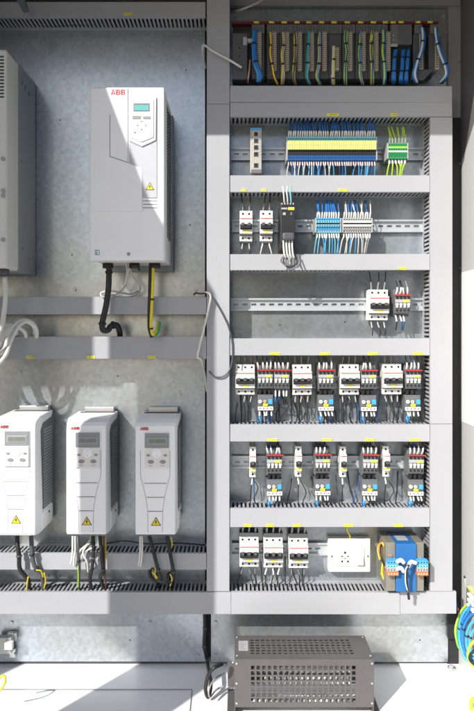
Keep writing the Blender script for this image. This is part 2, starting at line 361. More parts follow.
# ---------------------------------------------------------------- circuit breakers
def breaker(n,px,pyc,label,group,topw='black',botw='black',topf='greywire',botf='greywire',up=.05,down=.04,headblk=False,wires=True,lean=0):
    """px: left edge at the front; pyc: centre line"""
    df=.072; w=n*.0175/2; w-=.0003
    r=thing('circuit_breaker',(wx(px,df)+w,0,wz(pyc,df)),label,'circuit breaker',group)
    # side profile extruded across the width
    askew(r)
    prof=[(.013,-.0415),(.052,-.0415),(.052,-.024),(.068,-.0225),(.068,.0225),(.052,.0240),(.052,.0415),(.013,.0415)]
    mb=MB(); b=0
    L=[(-w,-d,z) for d,z in prof]; Rr=[(w,-d,z) for d,z in prof]; mb.v=L+Rr; N=len(prof)
    mb.face(list(range(N)),'white'); mb.face([N+i for i in reversed(range(N))],'white')
    for i in range(N): j=(i+1)%N; mb.face([i,j,N+j,N+i],'white')
    mb.build('housing',r,bevel=.0008)
    for k in range(1,n):
        x=-w+k*(2*w/n); 
    if n>1:
        mb=MB()
        for k in range(1,n):
            x=-w+k*(2*w/n)
            mb.box(x-.0003,x+.0003,.0247,.041,.052,.0524,'lgrey').box(x-.0003,x+.0003,-.041,-.0247,.052,.0524,'lgrey').box(x-.0003,x+.0003,-.022,.022,.068,.0683,'lgrey')
        mb.build('seam',r)
    box('stripe',-w+.001,w-.0004,.0165,.0185,.0681,.0688,'red',r)
    pr=MB()
    for q_ in range(n*2):
        xx=-w+.002+q_*(2*w-.004)/(n*2); pr.box(xx,xx+random.uniform(.002,.005),.0105,.0117,.0681,.0685,'lgrey').box(xx,xx+random.uniform(.001,.004),.0075,.0085,.0681,.0685,'lgrey')
    pr.build('printing',r)
    box('slot_window',-w+.001,w-.001,-.0115,.003,.0681,.0692,'black',r)
    tg=MB()
    for k in range(n):
        x=-w+(k+.5)*(2*w/n)
        tg.box(x-.0042,x+.0042,-.003,.0055,.069,.0775,'dgrey')
    tg.box(-w+.002,w-.002,-.0095,-.004,.069,.0785,'black'); tg.build('toggle',r,bevel=.0008)
    box('rating_tag',-min(w*.45,.006) if n>1 else -w+.001,min(w*.55,.007) if n>1 else w-.001,-.0195,-.0145,.0681,.0692,'label',r)
    if n>1: box('trim',-w,w,-.0262,-.0238,.0522,.0545,'mgrey',r)
    for k in range(n):
        x=-w+(k+.5)*(2*w/n)
        for z in (.033,-.0335):
            MB().disc(x+random.uniform(-.0006,.0006),z,.0030,.0521,.0528,'black').build('terminal_screw',r)
        if not wires: continue
        j=random.uniform(-.004,.004)
        wire_part(r,[(x,-.04,.038),(x+j*.3,-.044,.052),(x+j,-.046,.065),(x+j*2,-.04,.041+up)],.0014,topw,fer=(.026,topf,.0019))
        j=random.uniform(-.005,.005)+lean
        wire_part(r,[(x,-.04,-.038),(x+j*.2,-.044,-.050),(x+j,-.048,-.062),(x+j*1.8+(down>.05)*random.uniform(-.006,.006),-.050,-.050-down*.6),(x+j*2.2,-.04,-.043-down)],.0014,botw,fer=(.026,botf,.0020))
    if headblk:
        box('terminal_cap',-w,w,.0417,.052,.02,.056,'dgrey',r,bevel=.001)
        for k in range(n):
            x=-w+(k+.5)*(2*w/n); MB().tube([(x,-.05,.052),(x+.001,-.055,.066),(x+.003,-.05,.082)],.0026,'lgrey').build('busbar_stub',r)
    return r
G2='two-pole breakers'; G3='three-pole breakers'; G1='single-pole breakers'
breaker(2,239.7,224.5,'two-pole white breaker at the left end of its row, left of its twin',G2,botf='lgrey')
breaker(2,260.2,224.5,'two-pole white breaker directly left of the black power supply',G2,botw='whitewire',botf='whitewire')
breaker(3,370.3,304.5,'three-pole white breaker alone with one contactor on the long empty rail',G3,botf='lgrey')
for px,l in ((235.6,'three-pole breaker at the far left of the motor starter row, under the black cable loop'),
             (293,'three-pole breaker between two contactor groups, second breaker of the motor starter row'),
             (341,'third three-pole breaker of the motor starter row, right of a lone contactor'),
             (384,'three-pole breaker nearest the right vertical duct in the motor starter row')):
    breaker(3,px,379.7,l,G3,down=.082)
for px,l in ((249.7,'narrow single-pole breaker at the far left of its row'),
             (295.9,'narrow single-pole breaker, second from the left in its row'),
             (341,'narrow single-pole breaker, third from the left in its row'),
             (384.4,'narrow single-pole breaker nearest the right vertical duct')):
    breaker(1,px,463.2,l,G1,botf='white',down=.085,lean=.002)
for i,(px,l) in enumerate(((239.5,'three-pole breaker at the far left of the bottom row'),
             (263.9,'middle three-pole breaker of three in the bottom row, with white cable ends'),
             (289.3,'three-pole breaker of the bottom row nearest the white socket'))):
    breaker(3,px,554+i*.7,l,G3,headblk=True,botf='white' if i==1 else 'mgrey',down=.062)
# ---------------------------------------------------------------- contactors
def contactor(px,pyc,label,overload=True,bluew=True,group='motor contactors'):
    df=.074; w=.021
    r=thing('contactor' ,(wx(px,df)+w,0,wz(pyc,df)),label,'contactor',group)
    askew(r,.8)
    z=lambda dy:dy*-.00269    # dy in photo rows below the centre
    mb=MB().box(-w,w,z(12.5),z(-15),.012,.05,'mgrey').box(-w,w,z(9.5),z(-9.5),.05,.066,'mgrey'); mb.build('housing',r,bevel=.0008)
    MB().box(-w+.0008,w-.0008,z(-1.5),z(-4.6),.066,.069,'lgrey').build('face_plate',r,bevel=.0005)
    box('stripe',-w-.0002,w+.004,z(-8.3),z(-9.5),.064,.0672,'red',r)
    box('rating_tag',.002,w-.005,z(-1.7),z(-4.0),.0695,.0705,'label',r)
    tb=MB()
    for k in range(4):
        x=-w+.0055+k*.0103
        tb.prism([(x-.0045,z(-8)),(x-.001,z(-5)),(x+.0040,z(-5.4)),(x+.0045,z(-8))],.0662,.0678,'black')
    tb.build('upper_terminal',r)
    kk=MB()
    for k in range(4):
        x=-w+.0055+k*.0103
        kk.box(x-.0034,x+.0034,z(-.8),z(1.2),.066,.0712,'white').box(x-.0024,x+.0024,z(1.2),z(3.6),.066,.0708,'white')
    kk.build('contact_window',r,bevel=.0004)
    tb=MB().box(-w+.001,w-.001,z(4.3),z(8.6),.0662,.0672,'dgrey')
    for k in range(4):
        x=-w+.0055+k*.0103; tb.disc(x,z(6.3),.0030,.0672,.068,'black',10)
    tb.build('lower_terminal',r)
    for k in range(4):
        x=-w+.005+k*.0103+random.uniform(-.001,.001)
        if k==3 and random.random()<.45: continue
        lean=random.uniform(-.005,.003)
        cc=random.choice(['black','black','greywire','bluedk'])
        wire_part(r,[(x,-.060,z(-9.8)),(x+lean*.7,-.068,z(-13.5)),(x+lean*1.2,-.066,z(-18)),(x+lean*1.5,-.05,z(-24))],.0013,cc,fer=(.021,'white',.0024))
    if overload:
        for k in range(3):
            x=-w+.007+k*.0125
            box('link',x-.0035,x+.0035,z(15.5),z(10),.045,.060,'black',r,bevel=.0008)
        o=MB().box(-w,w,z(32),z(16),.012,.060,'mgrey').box(-w+.001,w-.001,z(27),z(17.5),.060,.064,'mgrey'); o.build('overload_relay',r,bevel=.0008)
        ov=r
        MB().disc(-w+.0065,z(22.6),.0048,.064,.0685,'white',16).disc(-w+.0065,z(22.6),.0022,.0685,.069,'lgrey',8).build('dial',ov)
        MB().disc(-w+.0195,z(22.6),.0042,.064,.0680,'white' if random.random()<.5 else 'beige',16).disc(-w+.0195,z(22.4),.002,.068,.0686,'orange',8).build('dial',ov)
        MB().box(w-.013,w-.002,z(25.2),z(20.4),.064,.0690,'bluelt').build('reset_button',ov,bevel=.001)
        MB().box(-.0065,.006,z(27.5),z(24.6),.0642,.068,'yellow').build('yellow_tab',ov,bevel=.0006)
        sm=MB().box(-w+.0006,w-.0006,z(31.5),z(27.8),.060,.0650,'white')
        for k in range(4): sm.disc(-w+.006+k*.010,z(29.6),.0017,.065,.0656,'black',8)
        sm.build('terminal_strip',ov)
        zb=z(31.8)
    else: zb=z(12)
    for k in range(4 if not overload else 4):
        x=-w+.006+k*.010+random.uniform(-.001,.001); lean=random.uniform(-.002,.004)
        cc='bluelt' if (k<1 and bluew) else random.choice(['black','black','bluedk'])
        if not overload and not bluew and k==3: continue
        wire_part(r,[(x,-.052,zb+.003),(x+lean,-.060,zb-.012),(x+lean*1.8,-.060,zb-.022),(x+lean*2.5,-.045,zb-.038)],.0015,cc,fer=(.020,'white',.0023))
    if bluew and overload:
        for q in range(2): wire_part(r,[(-w+.003+q*.004,-.055,zb-.014),(-w+.001+q*.004,-.062,zb-.022),(-w+.006+q*.003,-.058,zb-.034),(-w+.01,-.045,zb-.044)],.0018,'bluelt' if q else 'bluedk')
    return r
contactor(395.6,304.0,'small contactor right of the lone breaker on the long empty rail',overload=False,bluew=False)
for px,ol,l in ((257.6,True,'contactor with overload relay right of the far left breaker, motor starter row'),
                (274.1,False,'contactor without relay, dark wires hanging under it, motor starter row'),
                (318.6,True,'contactor with relay between the second and third breakers, motor starter row'),
                (361.6,True,'contactor with relay between the third and fourth breakers, motor starter row'),
                (406.3,True,'contactor with relay at the right end of the motor starter row')):
    contactor(px,379.5,l,overload=ol)
for px,l in ((266.8,'contactor with relay between the first and second single-pole breakers'),
             (315.4,'contactor with relay between the second and third single-pole breakers'),
             (363.2,'contactor with relay between the third and fourth single-pole breakers'),
             (409.4,'contactor with relay right of the last single-pole breaker')):
    contactor(px,464.5,l)
# loose looping wires in the motor rows
def cable(name,pts,r,m,label,cat='cable',group=None,k=7,ties=(),n=9,extra=()):
    sp=smooth([W(*p) if not isinstance(p,Vector) else p for p in pts],k)
    mb=MB().tube(sp,r,m,n=n)
    if ties or extra:
        ro=thing(name,sp[0],label,cat,group); off=-sp[0]
        mb=MB().tube([p+off for p in sp],r,m,n=n); mb.build('sheath',ro)
        for (pts2,r2,m2) in extra:
            s2=smooth([W(*p)+off for p in pts2],k); MB().tube(s2,r2,m2,n=8).build('core',ro)
        for f in ties:
            i=min(len(sp)-2,int(f*(len(sp)-1))); a=sp[i]; t=(sp[i+1]-sp[i]).normalized()
            MB().tube([a-t*.0022+off,a+t*.0022+off],r*1.35,'black' if m!='black' else 'dgrey',n=10).build('cable_tie',ro)
        return ro
    o=mb.build(name,None); return tag(o,label,cat,group)
for i,(pts,l) in enumerate((
    ([(280,395,.05),(277,404,.06),(286,408,.06),(292,400,.055),(297,412,.05),(300,424,.04)],'black wire looping under the relay-less contactor'),
    ([(281,396,.05),(288,405,.05),(283,415,.05),(276,424,.04)],'black wire crossing under the relay-less contactor down to the duct'),
    ([(253,479,.05),(258,488,.05),(254,500,.05),(262,510,.04)],'thin black wire below the far left single-pole breaker'),
    ([(300,480,.05),(306,492,.05),(303,503,.05),(309,510,.04)],'thin black wire below the second single-pole breaker'),
    ([(388,480,.05),(394,490,.05),(390,500,.05),(397,511,.04)],'thin black wire below the single-pole breaker nearest the right duct'),
    ([(347,396,.05),(352,406,.05),(349,416,.05),(353,424,.04)],'black wire below the third three-pole breaker'))):
    cable('wire',pts,.0014,'black',l,'wire','loose black wires',n=6)
rw=random.Random(11)
k_=0
places=['left end','first gap','centre','right half','right end']
for y0,y1,xs,n_ in ((392,426,(238,428),30),(480,510,(250,426),10),(562,594,(240,306),8)):
    for q in range(n_):
        x=xs[0]+(xs[1]-xs[0])*(q+rw.random()*.9)/n_; b=rw.uniform(-9,9); m=rw.choice(['black','black','black','heavy','bluedk','dgrey'])
        o=cable('wire',[(x,y0-rw.uniform(0,10),.022),(x+b*.4,y0+(y1-y0)*.35,.030),(x+b*.9,y0+(y1-y0)*.7,.036),(x+b*.6,y1+2,.040)],rw.choice([.0013,.0016,.002]),m,
          'dark wire behind the devices dropping into the duct under '+{392:'the motor starter row',480:'the single-pole breaker row',562:'the bottom breaker row'}[y0],'wire','dark wires under '+{392:'the motor starters',480:'the single-pole row',562:'the bottom row'}[y0],n=6,k=4)
# ---------------------------------------------------------------- ethernet switch
def eswitch():
    df=.075; w=.0155; r=thing('network_switch',(wx(256,df),0,wz(150.5,df)),'slim beige-grey network switch with a column of square ports','network switch')
    h=.061
    MB().box(-w,w,-h,h,.013,df,'switch').build('housing',r,bevel=.002)
    box('top_edge',-w+.001,w-.001,h-.006,h-.0005,df,df+.0015,'bluelt',r,bevel=.0004)
    for z in (.044,.026,.008,-.010,-.040):
        q=MB().box(-.0072,.0072,z-.0068,z+.0068,df,df+.0012,'steel').build('port',r,bevel=.0004)
        MB().box(-.0055,.0055,z-.0055,z+.0052,df+.0012,df+.0018,'black').build('port_opening',q)
    mb=MB()
    for k in range(8): mb.disc(w-.0035,.045-k*.008,.0009,df,df+.0006,'black',8)
    mb.build('status_light',r)
    box('bottom_edge',-w+.002,w-.002,-h+.001,-h+.010,df,df+.001,'mgrey',r)
eswitch()
# ---------------------------------------------------------------- terminal blocks
def term_row(px0,px1,py0,py1,n,bands,label,wtop,wbot,ferc=('white','white'),d=.07,group='terminal blocks',cat='terminal block',nw=None,up=(12,.0),dn=16,wr=.0016,fl=.02):
    X0,X1=wx(px0,d),wx(px1,d); Z1,Z0=wz(py0,d),wz(py1,d); H=Z1-Z0
    r=thing('terminal_block',((X0+X1)/2,0,(Z0+Z1)/2),label,cat,group)
    p=(X1-X0)/n; proto=None
    for k in range(n):
        x=(X0-X1)/2+k*p
        if proto is None:
            mb=MB(); zz=H/2
            for frac,m,dep in bands:
                z2=zz-frac*H; dep+=.022; mb.box(.0002,p-.0004,z2,zz,.013,dep,m)
                if m in('cyan','tblyel','bluedk','green','bluelt','lgrey','blue','tblue'):
                    if frac>.12: mb.disc(p/2,(zz+z2)/2,min(p*.27,.0018),dep,dep+.0004,'black' if m!='tblyel' else 'beige',8)
                zz=z2
            proto=mb.build('terminal',r); proto.location=(x,0,0); o=proto
        else:
            o=proto.copy(); COL.objects.link(o); o.parent=r; o.location=(x,0,0)
    box('end_plate',(X1-X0)/2,(X1-X0)/2+.003,-H/2,H/2,.013,bands[0][2]+.023,'lgrey',r)
    box('end_plate',(X0-X1)/2-.003,(X0-X1)/2,-H/2,H/2,.013,bands[0][2]+.023,'lgrey',r)
    nw=nw or n; pw=(X1-X0)/nw
    for k in range(nw):
        x=(X0-X1)/2+(k+.5)*pw+random.uniform(-.0006,.0006); zt=H/2-.003
        j=random.uniform(-.008,.008); m=wtop(k)
        wire_part(r,[(x,-.060,zt),(x+j*.1,-.066,zt+.014),(x+j*.5,-.062,zt+.026),(x+j,-.045,zt+.055)],wr,m,fer=(fl,ferc[0],wr*1.35))
        m=wbot(k)
        if m is None: continue
        j=random.uniform(-.010,.010); zb=-H/2+.003
        wire_part(r,[(x,-.058,zb),(x+j*.1,-.065,zb-.014),(x+j*.6,-.062,zb-.027),(x+j,-.045,zb-.060)],wr,m,fer=(fl,ferc[1],wr*1.35))
    return r
rc=random.Random(3)
term_row(287.6,376.2,136.5,160,38,[(.20,'cyan',.047),(.37,'tblyel',.053),(.21,'black',.047),(.22,'bluedk',.046)],
  'long terminal block banded cyan, yellow, black and blue in the top rail row',lambda k:rc.choice(['blue','bluedk','blue','blue']),
  lambda k:rc.choice(['bluelt','cyan','blue','bluedk','whitewire']) if not 19<k<30 else rc.choice(['black','black','bluelt','bluedk']),('white','ferr'))
term_row(388.3,407.2,143,158.5,8,[(.24,'green',.048),(.10,'ygreen',.05),(.16,'green',.050),(.10,'whitewire',.05),(.16,'green',.050),(.24,'green',.048)],
  'short green earth terminal block with yellow-green wires',lambda k:'ygreen',lambda k:'ygreen',('white','white'),nw=6,wr=.0021,fl=.018)
term_row(316.3,340.3,218,232.3,10,[(.2,'bluelt',.047),(.14,'cyan',.05),(.12,'black',.048),(.14,'cyan',.05),(.2,'bluelt',.047),(.2,'cyan',.045)],
  'light blue terminal block left of the grey one',lambda k:'blue',lambda k:rc.choice(['bluelt','bluelt','cyan']),('white','white'))
term_row(343.4,371.6,218,232.3,12,[(.2,'lgrey',.047),(.14,'white',.05),(.12,'black',.048),(.14,'white',.05),(.2,'lgrey',.047),(.2,'lgrey',.045)],
  'grey terminal block right of the light blue one',lambda k:rc.choice(['blue','greywire','whitewire','bluedk']),lambda k:rc.choice(['whitewire','bluelt','whitewire','greywire']),('white','white'))
# ---------------------------------------------------------------- black power supply
def psu():
    df=.11; r=thing('power_supply',(wx(288,df),0,wz(225,df)),'black DIN rail power supply with grey plug leads looping below','power supply')
    w=.0195; h=.062
    MB().box(-w,w,-h,h,.013,df-.012,'black').box(-w+.001,w-.001,-h+.014,h-.008,df-.012,df,'black').build('housing',r,bevel=.0015)
    box('yellow_tag',0,w-.003,h-.0225,h-.0155,df,df+.001,'label',r)
    box('nameplate',-w+.002,-.002,h-.021,h-.0165,df,df+.001,'lgrey',r)
    box('display',-w+.006,-.006,h-.036,h-.029,df,df+.001,'lgrey',r)
    box('display',.006,.011,h-.036,h-.028,df,df+.001,'mgrey',r)
    tb=MB()
    for k in range(5): tb.disc(-w+.0045+k*.0075,h-.004,.0024,df-.012,df-.010,'lgrey',8)
    tb.build('terminal_screw',r)
    MB().tube([(-w+.003,-df,-.036),(-w+.003,-df-.012,-.038)],.0001,'black')
    box('plug',-w+.004,w-.004,-h+.020,-h+.040,df,df+.018,'dgrey',r,bevel=.005)
    for k in range(4):
        x=-.012+k*.0075
        wire_part(r,[(x,-df-.004,-h+.022),(x,-df-.006,-h+.006),(x+.002,-df-.004,-h-.014),(x+.006,-df,-h-.024)],.0026,'whitewire')
    for k,(a,b2,c2) in enumerate(((.0,-.045,.010),(.006,-.052,.018),(-.006,-.040,-.012))):
        wire_part(r,[(a-.004,-df,-h-.018),(a-.012,-df+.002,-h-.032),(a,-df,-h+b2-.004),(c2+.012,-df,-h-.040),(c2+.009,-df+.01,-h-.014)],.0019,'mgrey' if k else 'black')
    for k in range(3):
        x=-.008+k*.009
        wire_part(r,[(x,-df+.016,h-.004),(x-.002,-df+.008,h+.012),(x-.004,-df+.004,h+.028),(x-.004+random.uniform(-.005,.005),-df+.012,h+.042)],.0022,'whitewire' if k<2 else 'cyan')
psu()
# ---------------------------------------------------------------- socket
def socket():
    df=.035; r=thing('power_socket',(wx(350,df),0,wz(556.3,df)),'white wall socket with round pin holes and a rocker switch','socket')
    w=.0585; h=.046
    MB().box(-w,w,-h,h,.002,df-.008,'ivory').box(-w+.002,w-.002,-h+.002,h-.002,df-.008,df,'ivory').build('face_plate',r,bevel=.003)
    box('insert',-w+.020,w-.018,-.027,.023,df,df+.003,'ivory',r,bevel=.0015)
    for x,z,s in ((-.014,.011,.0032),(-.022,.001,.0022),(-.006,.001,.0022),(-.022,-.013,.0028),(-.006,-.013,.0028),(-.014,-.005,.0016)):
        MB().disc(x,z,s,df+.003,df+.0036,'black',12).build('pin_hole',r)
    sw=MB(); b=0
    sw.v=[(.018,-(df+.003),-.022),(.036,-(df+.003),-.022),(.036,-(df+.003),.019),(.018,-(df+.003),.019),(.018,-(df+.010),-.021),(.036,-(df+.010),-.021),(.036,-(df+.004),.018),(.018,-(df+.004),.018)]
    for q in ((0,1,2,3),(4,5,6,7),(0,1,5,4),(1,2,6,5),(2,3,7,6),(3,0,4,7)): sw.face(list(q),'ivory')
    sw.build('rocker_switch',r,bevel=.0008)
    for x in(-w+.009,w-.009): MB().disc(x,0,.0028,df,df+.001,'mgrey',12).build('screw',r)
    text('lettering','HAVELLS',.0045,(-.002,-df-.0002,-h+.008),'lgrey',r) if 0 else None
socket()
cable('cable',[(349,541,.02),(350,536,.03),(347,530,.05),(348,522,.05)],.0022,'yellow','short yellow wire pair entering the top of the white socket',n=7)
# ---------------------------------------------------------------- transformer
def trafo():
    df=.105; r=thing('transformer',(wx(406,df),0,wz(568,df)),'blue control transformer with beige steel brackets and orange terminals','transformer')
    s=(D-df)/F; X=lambda px:(px-406)*s; Z=lambda py:(568-py)*s
    MB().box(X(396.2),X(416.6),Z(592),Z(544),.012,df,'trafo').build('coil_housing',r,bevel=.0015)
    box('nameplate',X(396.2)+.010,X(416.6)-.014,Z(544)+.0002,Z(544)+.0010,.035,.075,'lgrey',r)
    for a,b in ((386.8,396),(416.8,424.6)):
        mb=MB().box(X(a),X(b),Z(592),Z(543.4),.010,df-.006,'core')
        mb.build('core_bracket',r,bevel=.001)
        MB().disc(X((a+b)/2),Z(556 if a<400 else 558),.003,df-.006,df-.002,'steel',6).build('bolt',r)
    for side,(a,b) in enumerate(((386.0,397.2),(415.6,426.6))):
        for row,(y0,y1,m) in enumerate(((558.6,562,'bluelt'),(562.4,565.6,'cyan'),(566.0,569.4,'lgrey'),(569.8,573.4,'orange'))):
            q=MB().box(X(a),X(b),Z(y1),Z(y0),df-.004,df+.016,m)
            for k in range(4): q.disc(X(a)+(k+.5)*(X(b)-X(a))/4,(Z(y0)+Z(y1))/2,.0018,df+.016,df+.0165,'black' if m!='orange' else 'white',8)
            q.build('terminal',r,bevel=.0006)
    for side,pts,m in ((0,[(397,562,.125),(401,560,.13),(404,563,.128)],'white'),(0,[(397,569,.125),(401,568,.13),(404,572,.128)],'white'),(1,[(416,563,.125),(411,562,.132),(408,567,.13)],'white')):
        mb=MB().tube(smooth([W(*p)-r.location for p in pts],5),.0052,m,n=8); mb.build('cable_lug',r)
trafo()
cable('cable',[(412,563,.13),(407.5,567,.135),(406.5,578,.13),(408,590,.125),(409,599,.118)],.0034,'black','thick black cable hanging down the front of the blue transformer',ties=(.75,))
cable('cable',[(411,564,.132),(406,569,.138),(405.6,582,.132),(408,592,.126)],.0016,'whitewire','thin white lead hanging beside the black cable on the blue transformer')
for i,(pts,m,l) in enumerate((([(381,575,.03),(384,565,.05),(386,552,.07),(382,543,.06),(378,548,.04),(380,560,.04)],'yellow','yellow wire arching left of the blue transformer'),
    ([(388,572,.10),(383,562,.08),(379,550,.07),(381,543,.06),(386,545,.06),(389,556,.10)],'orange','orange wire looping at the left terminals of the transformer'),
    ([(386,570,.09),(381,556,.08),(380,546,.06),(385,541,.05),(387,534,.04)],'black','black wire curling up left of the blue transformer'),
    ([(389,574,.09),(385,580,.07),(382,572,.06),(384,556,.06)],'yellow','yellow wire hanging below the left transformer terminals'))):
    cable('wire',pts,.0026,m,l,'wire','transformer wires',n=7)
# ---------------------------------------------------------------- controller rack
def plc():
    df=.07
    r=thing('controller_rack',(wx(333,df),0,wz(50,df)),'dark rack of plug-in controller modules along the top rail','controller')
    s=(D-df)/F; X=lambda px:(px-333)*s; Z=lambda py:(50-py)*s
    box('backplane',X(233),X(436),Z(72),Z(21),.01,.035,'dgrey',r)
    mb=MB().box(X(231.5),X(438.5),Z(24.0),Z(21.6),.05,df+.002,'darkred'); mb.build('marker_rail',r)
    xs=[270.6,283.2,296,308,320.6,333,346.3,359.5,372.2,384.3]
    q=MB().box(X(232.5),X(247.5),Z(80),Z(33.5),.035,df+.004,'dgrey').build('processor',r,bevel=.002)
    for py in (49,57,66): 
        MB().disc(X(239.5),Z(py),.0058,df+.004,df+.0055,'mgrey',14).disc(X(239.5),Z(py),.0036,df+.0055,df+.006,'black',12).build('port',q)
    box('switch_panel',X(243),X(247),Z(46),Z(38),df+.004,df+.007,'lgrey',q,bevel=.0006)
    box('connector',X(247.4),X(253),Z(43.5),Z(40),df,df+.010,'lgrey',r,bevel=.001)
    allx=[255.5]+xs
    for i,x in enumerate(allx):
        nxt=allx[i+1] if i+1<len(allx) else 391
        a,b=x-3.5,min(nxt-3.8,x+9)
        m=MB().box(X(a),X(b),Z(33),Z(24.2),.035,df,'mgrey').box(X(a),X(b),Z(78),Z(33.2),.035,df-.006,'dgrey').build('io_module',r,bevel=.0008)
        hd=MB()
        for k in range(4): hd.box(X(a+1.2+k*2.6),X(a+2.0+k*2.6),Z(32.5),Z(25),df,df+.0008,'dgrey')
        hd.build('vent_rib',m)
        top=32.5 if abs(x-333)>1 else 48
        ts=MB().box(X(x+1.6),X(x+5.8),Z(71),Z(top),df-.006,df+.005,'beige')
        nr=int((71-top)/2.1)
        for k in range(nr):
            ts.box(X(x+1.9),X(x+3.5),Z(top+k*2.1+1.4),Z(top+k*2.1+.5),df+.005,df+.0055,'dgrey' if i!=0 and i!=1 else 'darkred')
            ts.box(X(x+3.9),X(x+5.5),Z(top+k*2.1+1.4),Z(top+k*2.1+.5),df+.005,df+.0055,'mgrey')
        ts.build('terminal_strip',m)
        yellow_tag(r,X(x+1.0),Z(22.8),.014,.0052,df+.0015)
    m=MB().box(X(391),X(412),Z(33+11),Z(24.2),.035,df,'mgrey').box(X(390),X(412.5),Z(80),Z(44.3),.035,df-.012,'black').build('io_module',r,bevel=.0008)
    hd=MB()
    for k in range(7): hd.box(X(398.5+k*1.9),X(399.1+k*1.9),Z(43),Z(25),df,df+.0008,'dgrey')
    hd.build('vent_rib',m)
    box('white_tag',X(390.5),X(397.5),Z(46.8),Z(44.0),df,df+.0015,'lgrey',r); 
    for py in (35.5,40.0): MB().disc(X(393.6),Z(py),.0012,df,df+.001,'white',8).build('status_light',m)
    for x in (420.3,436.0):
        m=MB().box(X(x-5.5),X(x+2.2),Z(33),Z(24.2),.035,df,'mgrey').box(X(x-6.5),X(x-.5),Z(72),Z(33.2),.035,df-.006,'dgrey').build('io_module',r,bevel=.0008)
        ts=MB().box(X(x-.4),X(x+3.6),Z(69),Z(32.5),.035,df-.004,'beige')
        for k in range(15): ts.box(X(x+.4),X(x+2.8),Z(33+k*2.3+1.3),Z(33+k*2.3+.4),df-.004,df-.0035,'dgrey')
        ts.build('terminal_strip',m)
    for x in (393,401,418,430): yellow_tag(r,X(x),Z(22.6 if x>400 else 22.8),.013 if x!=393 else .014,.0052,df+.0015)
    # fallen module flap at right
    MB().prism([(X(410),Z(80)),(X(423),Z(81)),(X(433),Z(70)),(X(412),Z(71))],.05,.075,'dgrey').build('module_flap',r)
plc()
# wire bundles hanging from the modules
def bundle(px,top,cols,label,bend=(0,0),r0=.0026,bot=80,ties=(.3,.62),spread=1.0,path=None):
    base=path or [(px+random.uniform(-.5,.5),top,.076),(px+random.uniform(-.9,.9),top+10,.080),(px+random.uniform(-1,1),top+22,.084),(px+bend[0]*.5,top+34,.086),(px+bend[0],bot-4,.082),(px+bend[0]+bend[1],bot+5,.06)]
    root=W(*base[0]); r=thing('wire_bundle',root,label,'wires','wire bundles at the controller modules')
    n=len(cols)
    for i,m in enumerate(cols):
        ang=2*math.pi*i/max(n,1); P=[]
        for k,p in enumerate(base):
            sp=spread*(.0016 if k in(0,) else .0022)*(1 if n>1 else 0)
            P.append(W(*p)-root+Vector((math.cos(ang)*sp,math.sin(ang)*sp*.7,0))+Vector((random.uniform(-.0014,.0014),random.uniform(-.001,.001),0)))
        MB().tube(smooth(P,6),r0/(1 if n<4 else 1.25),m,n=6).build('strand',r)
    sp=smooth([W(*p)-root for p in base],6)
    for f in ties:
        i=int(f*(len(sp)-2)); t=(sp[i+1]-sp[i]).normalized(); MB().tube([sp[i]-t*.002,sp[i]+t*.002],.0052*spread**.5,'black',n=10).build('cable_tie',r)
bundle(255.5,29,['blue','bluelt','blue','bluelt','blue','blue'],'thick blue wire bundle beside the round ports at the rack left end',r0=.0038,spread=1.8,path=[(255.3,30,.074),(254.5,40,.08),(254,52,.084),(256,64,.088),(259.5,74,.088),(258.5,82,.075)])
bd=['brown','pink','beige','whitewire','yellow','ygreen']
sp=[(270.6,32,['pink','beige','brown','yellow'],(3,4),'pink and brown wire bundle, first right of the thick blue one'),
(283,32,['beige','brown','yellow','beige'],(0,-1),'beige wire bundle, second right of the thick blue one'),
(295.5,32,['beige','whitewire','ygreen','brown'],(-2,2),'white and green wire bundle, third right of the thick blue one'),
(308.5,31,['beige','yellow','green','bluelt'],(-2,3),'beige bundle turning green at its foot, fourth right of the thick blue one'),
(320.5,32,['pink','beige','yellow','bluelt'],(-3,3),'pink and beige bundle with a blue wire at its foot'),
(333.3,46,['yellow','beige','whitewire'],(-1,1),'short yellow wire bundle that starts lower than its neighbours'),
(346.3,30,['ygreen','beige','ygreen','bluedk'],(-1,0),'yellow-green wire bundle right of the short one'),
(359.7,31,['beige','bluedk','ygreen','blue'],(1,2),'beige and dark blue bundle, second right of the short one'),
(372.2,30,['ygreen','blue','yellow','bluedk'],(0,0),'yellow and blue striped bundle, third right of the short one'),
(383.6,30,['blue','bluelt','ygreen'],(1,-1),'blue bundle turning green at its foot, left of the blank modules')]
for a in sp: bundle(a[0],a[1],a[2],a[4],bend=a[3])
for i,(x,l) in enumerate(((395,'left of three short blue bundles under the blank modules'),(402.5,'middle of three short blue bundles under the blank modules'),(407.7,'right of three short blue bundles under the blank modules'))):
    bundle(x,48,['blue','bluelt','blue','blue'],l,path=[(x+1,50,.07),(x,58,.08),(x-.6,68,.084),(x-1.4,78,.082),(x-1,84,.06)],r0=.0036,spread=1.2)
bundle(421,27,['blue','bluelt','blue','whitewire'],'blue and white bundle bending left, second from the rack right end',path=[(422,28,.074),(423,38,.078),(421.5,50,.084),(417.5,62,.088),(414.5,74,.09),(417,83,.07)],r0=.0036,spread=1.6)
bundle(437,27,['blue','bluelt','blue','whitewire','blue'],'blue and white bundle bulging right at the rack right end',path=[(435.5,28,.074),(437,40,.08),(441,54,.086),(446,66,.09),(446.5,75,.086),(441,83,.06)],r0=.0036,spread=1.6)
cable('cable',[(248,83,.06),(248.5,76,.085),(249.5,68,.084),(250,60,.07)],.0022,'pink','short brown wire rising beside the rack left end')
cable('cable',[(232,12,.03),(240,10,.06),(250,6,.07),(262,0,.07),(275,-8,.06)],.0036,'greywire','grey cable passing behind the top beam above the rack')
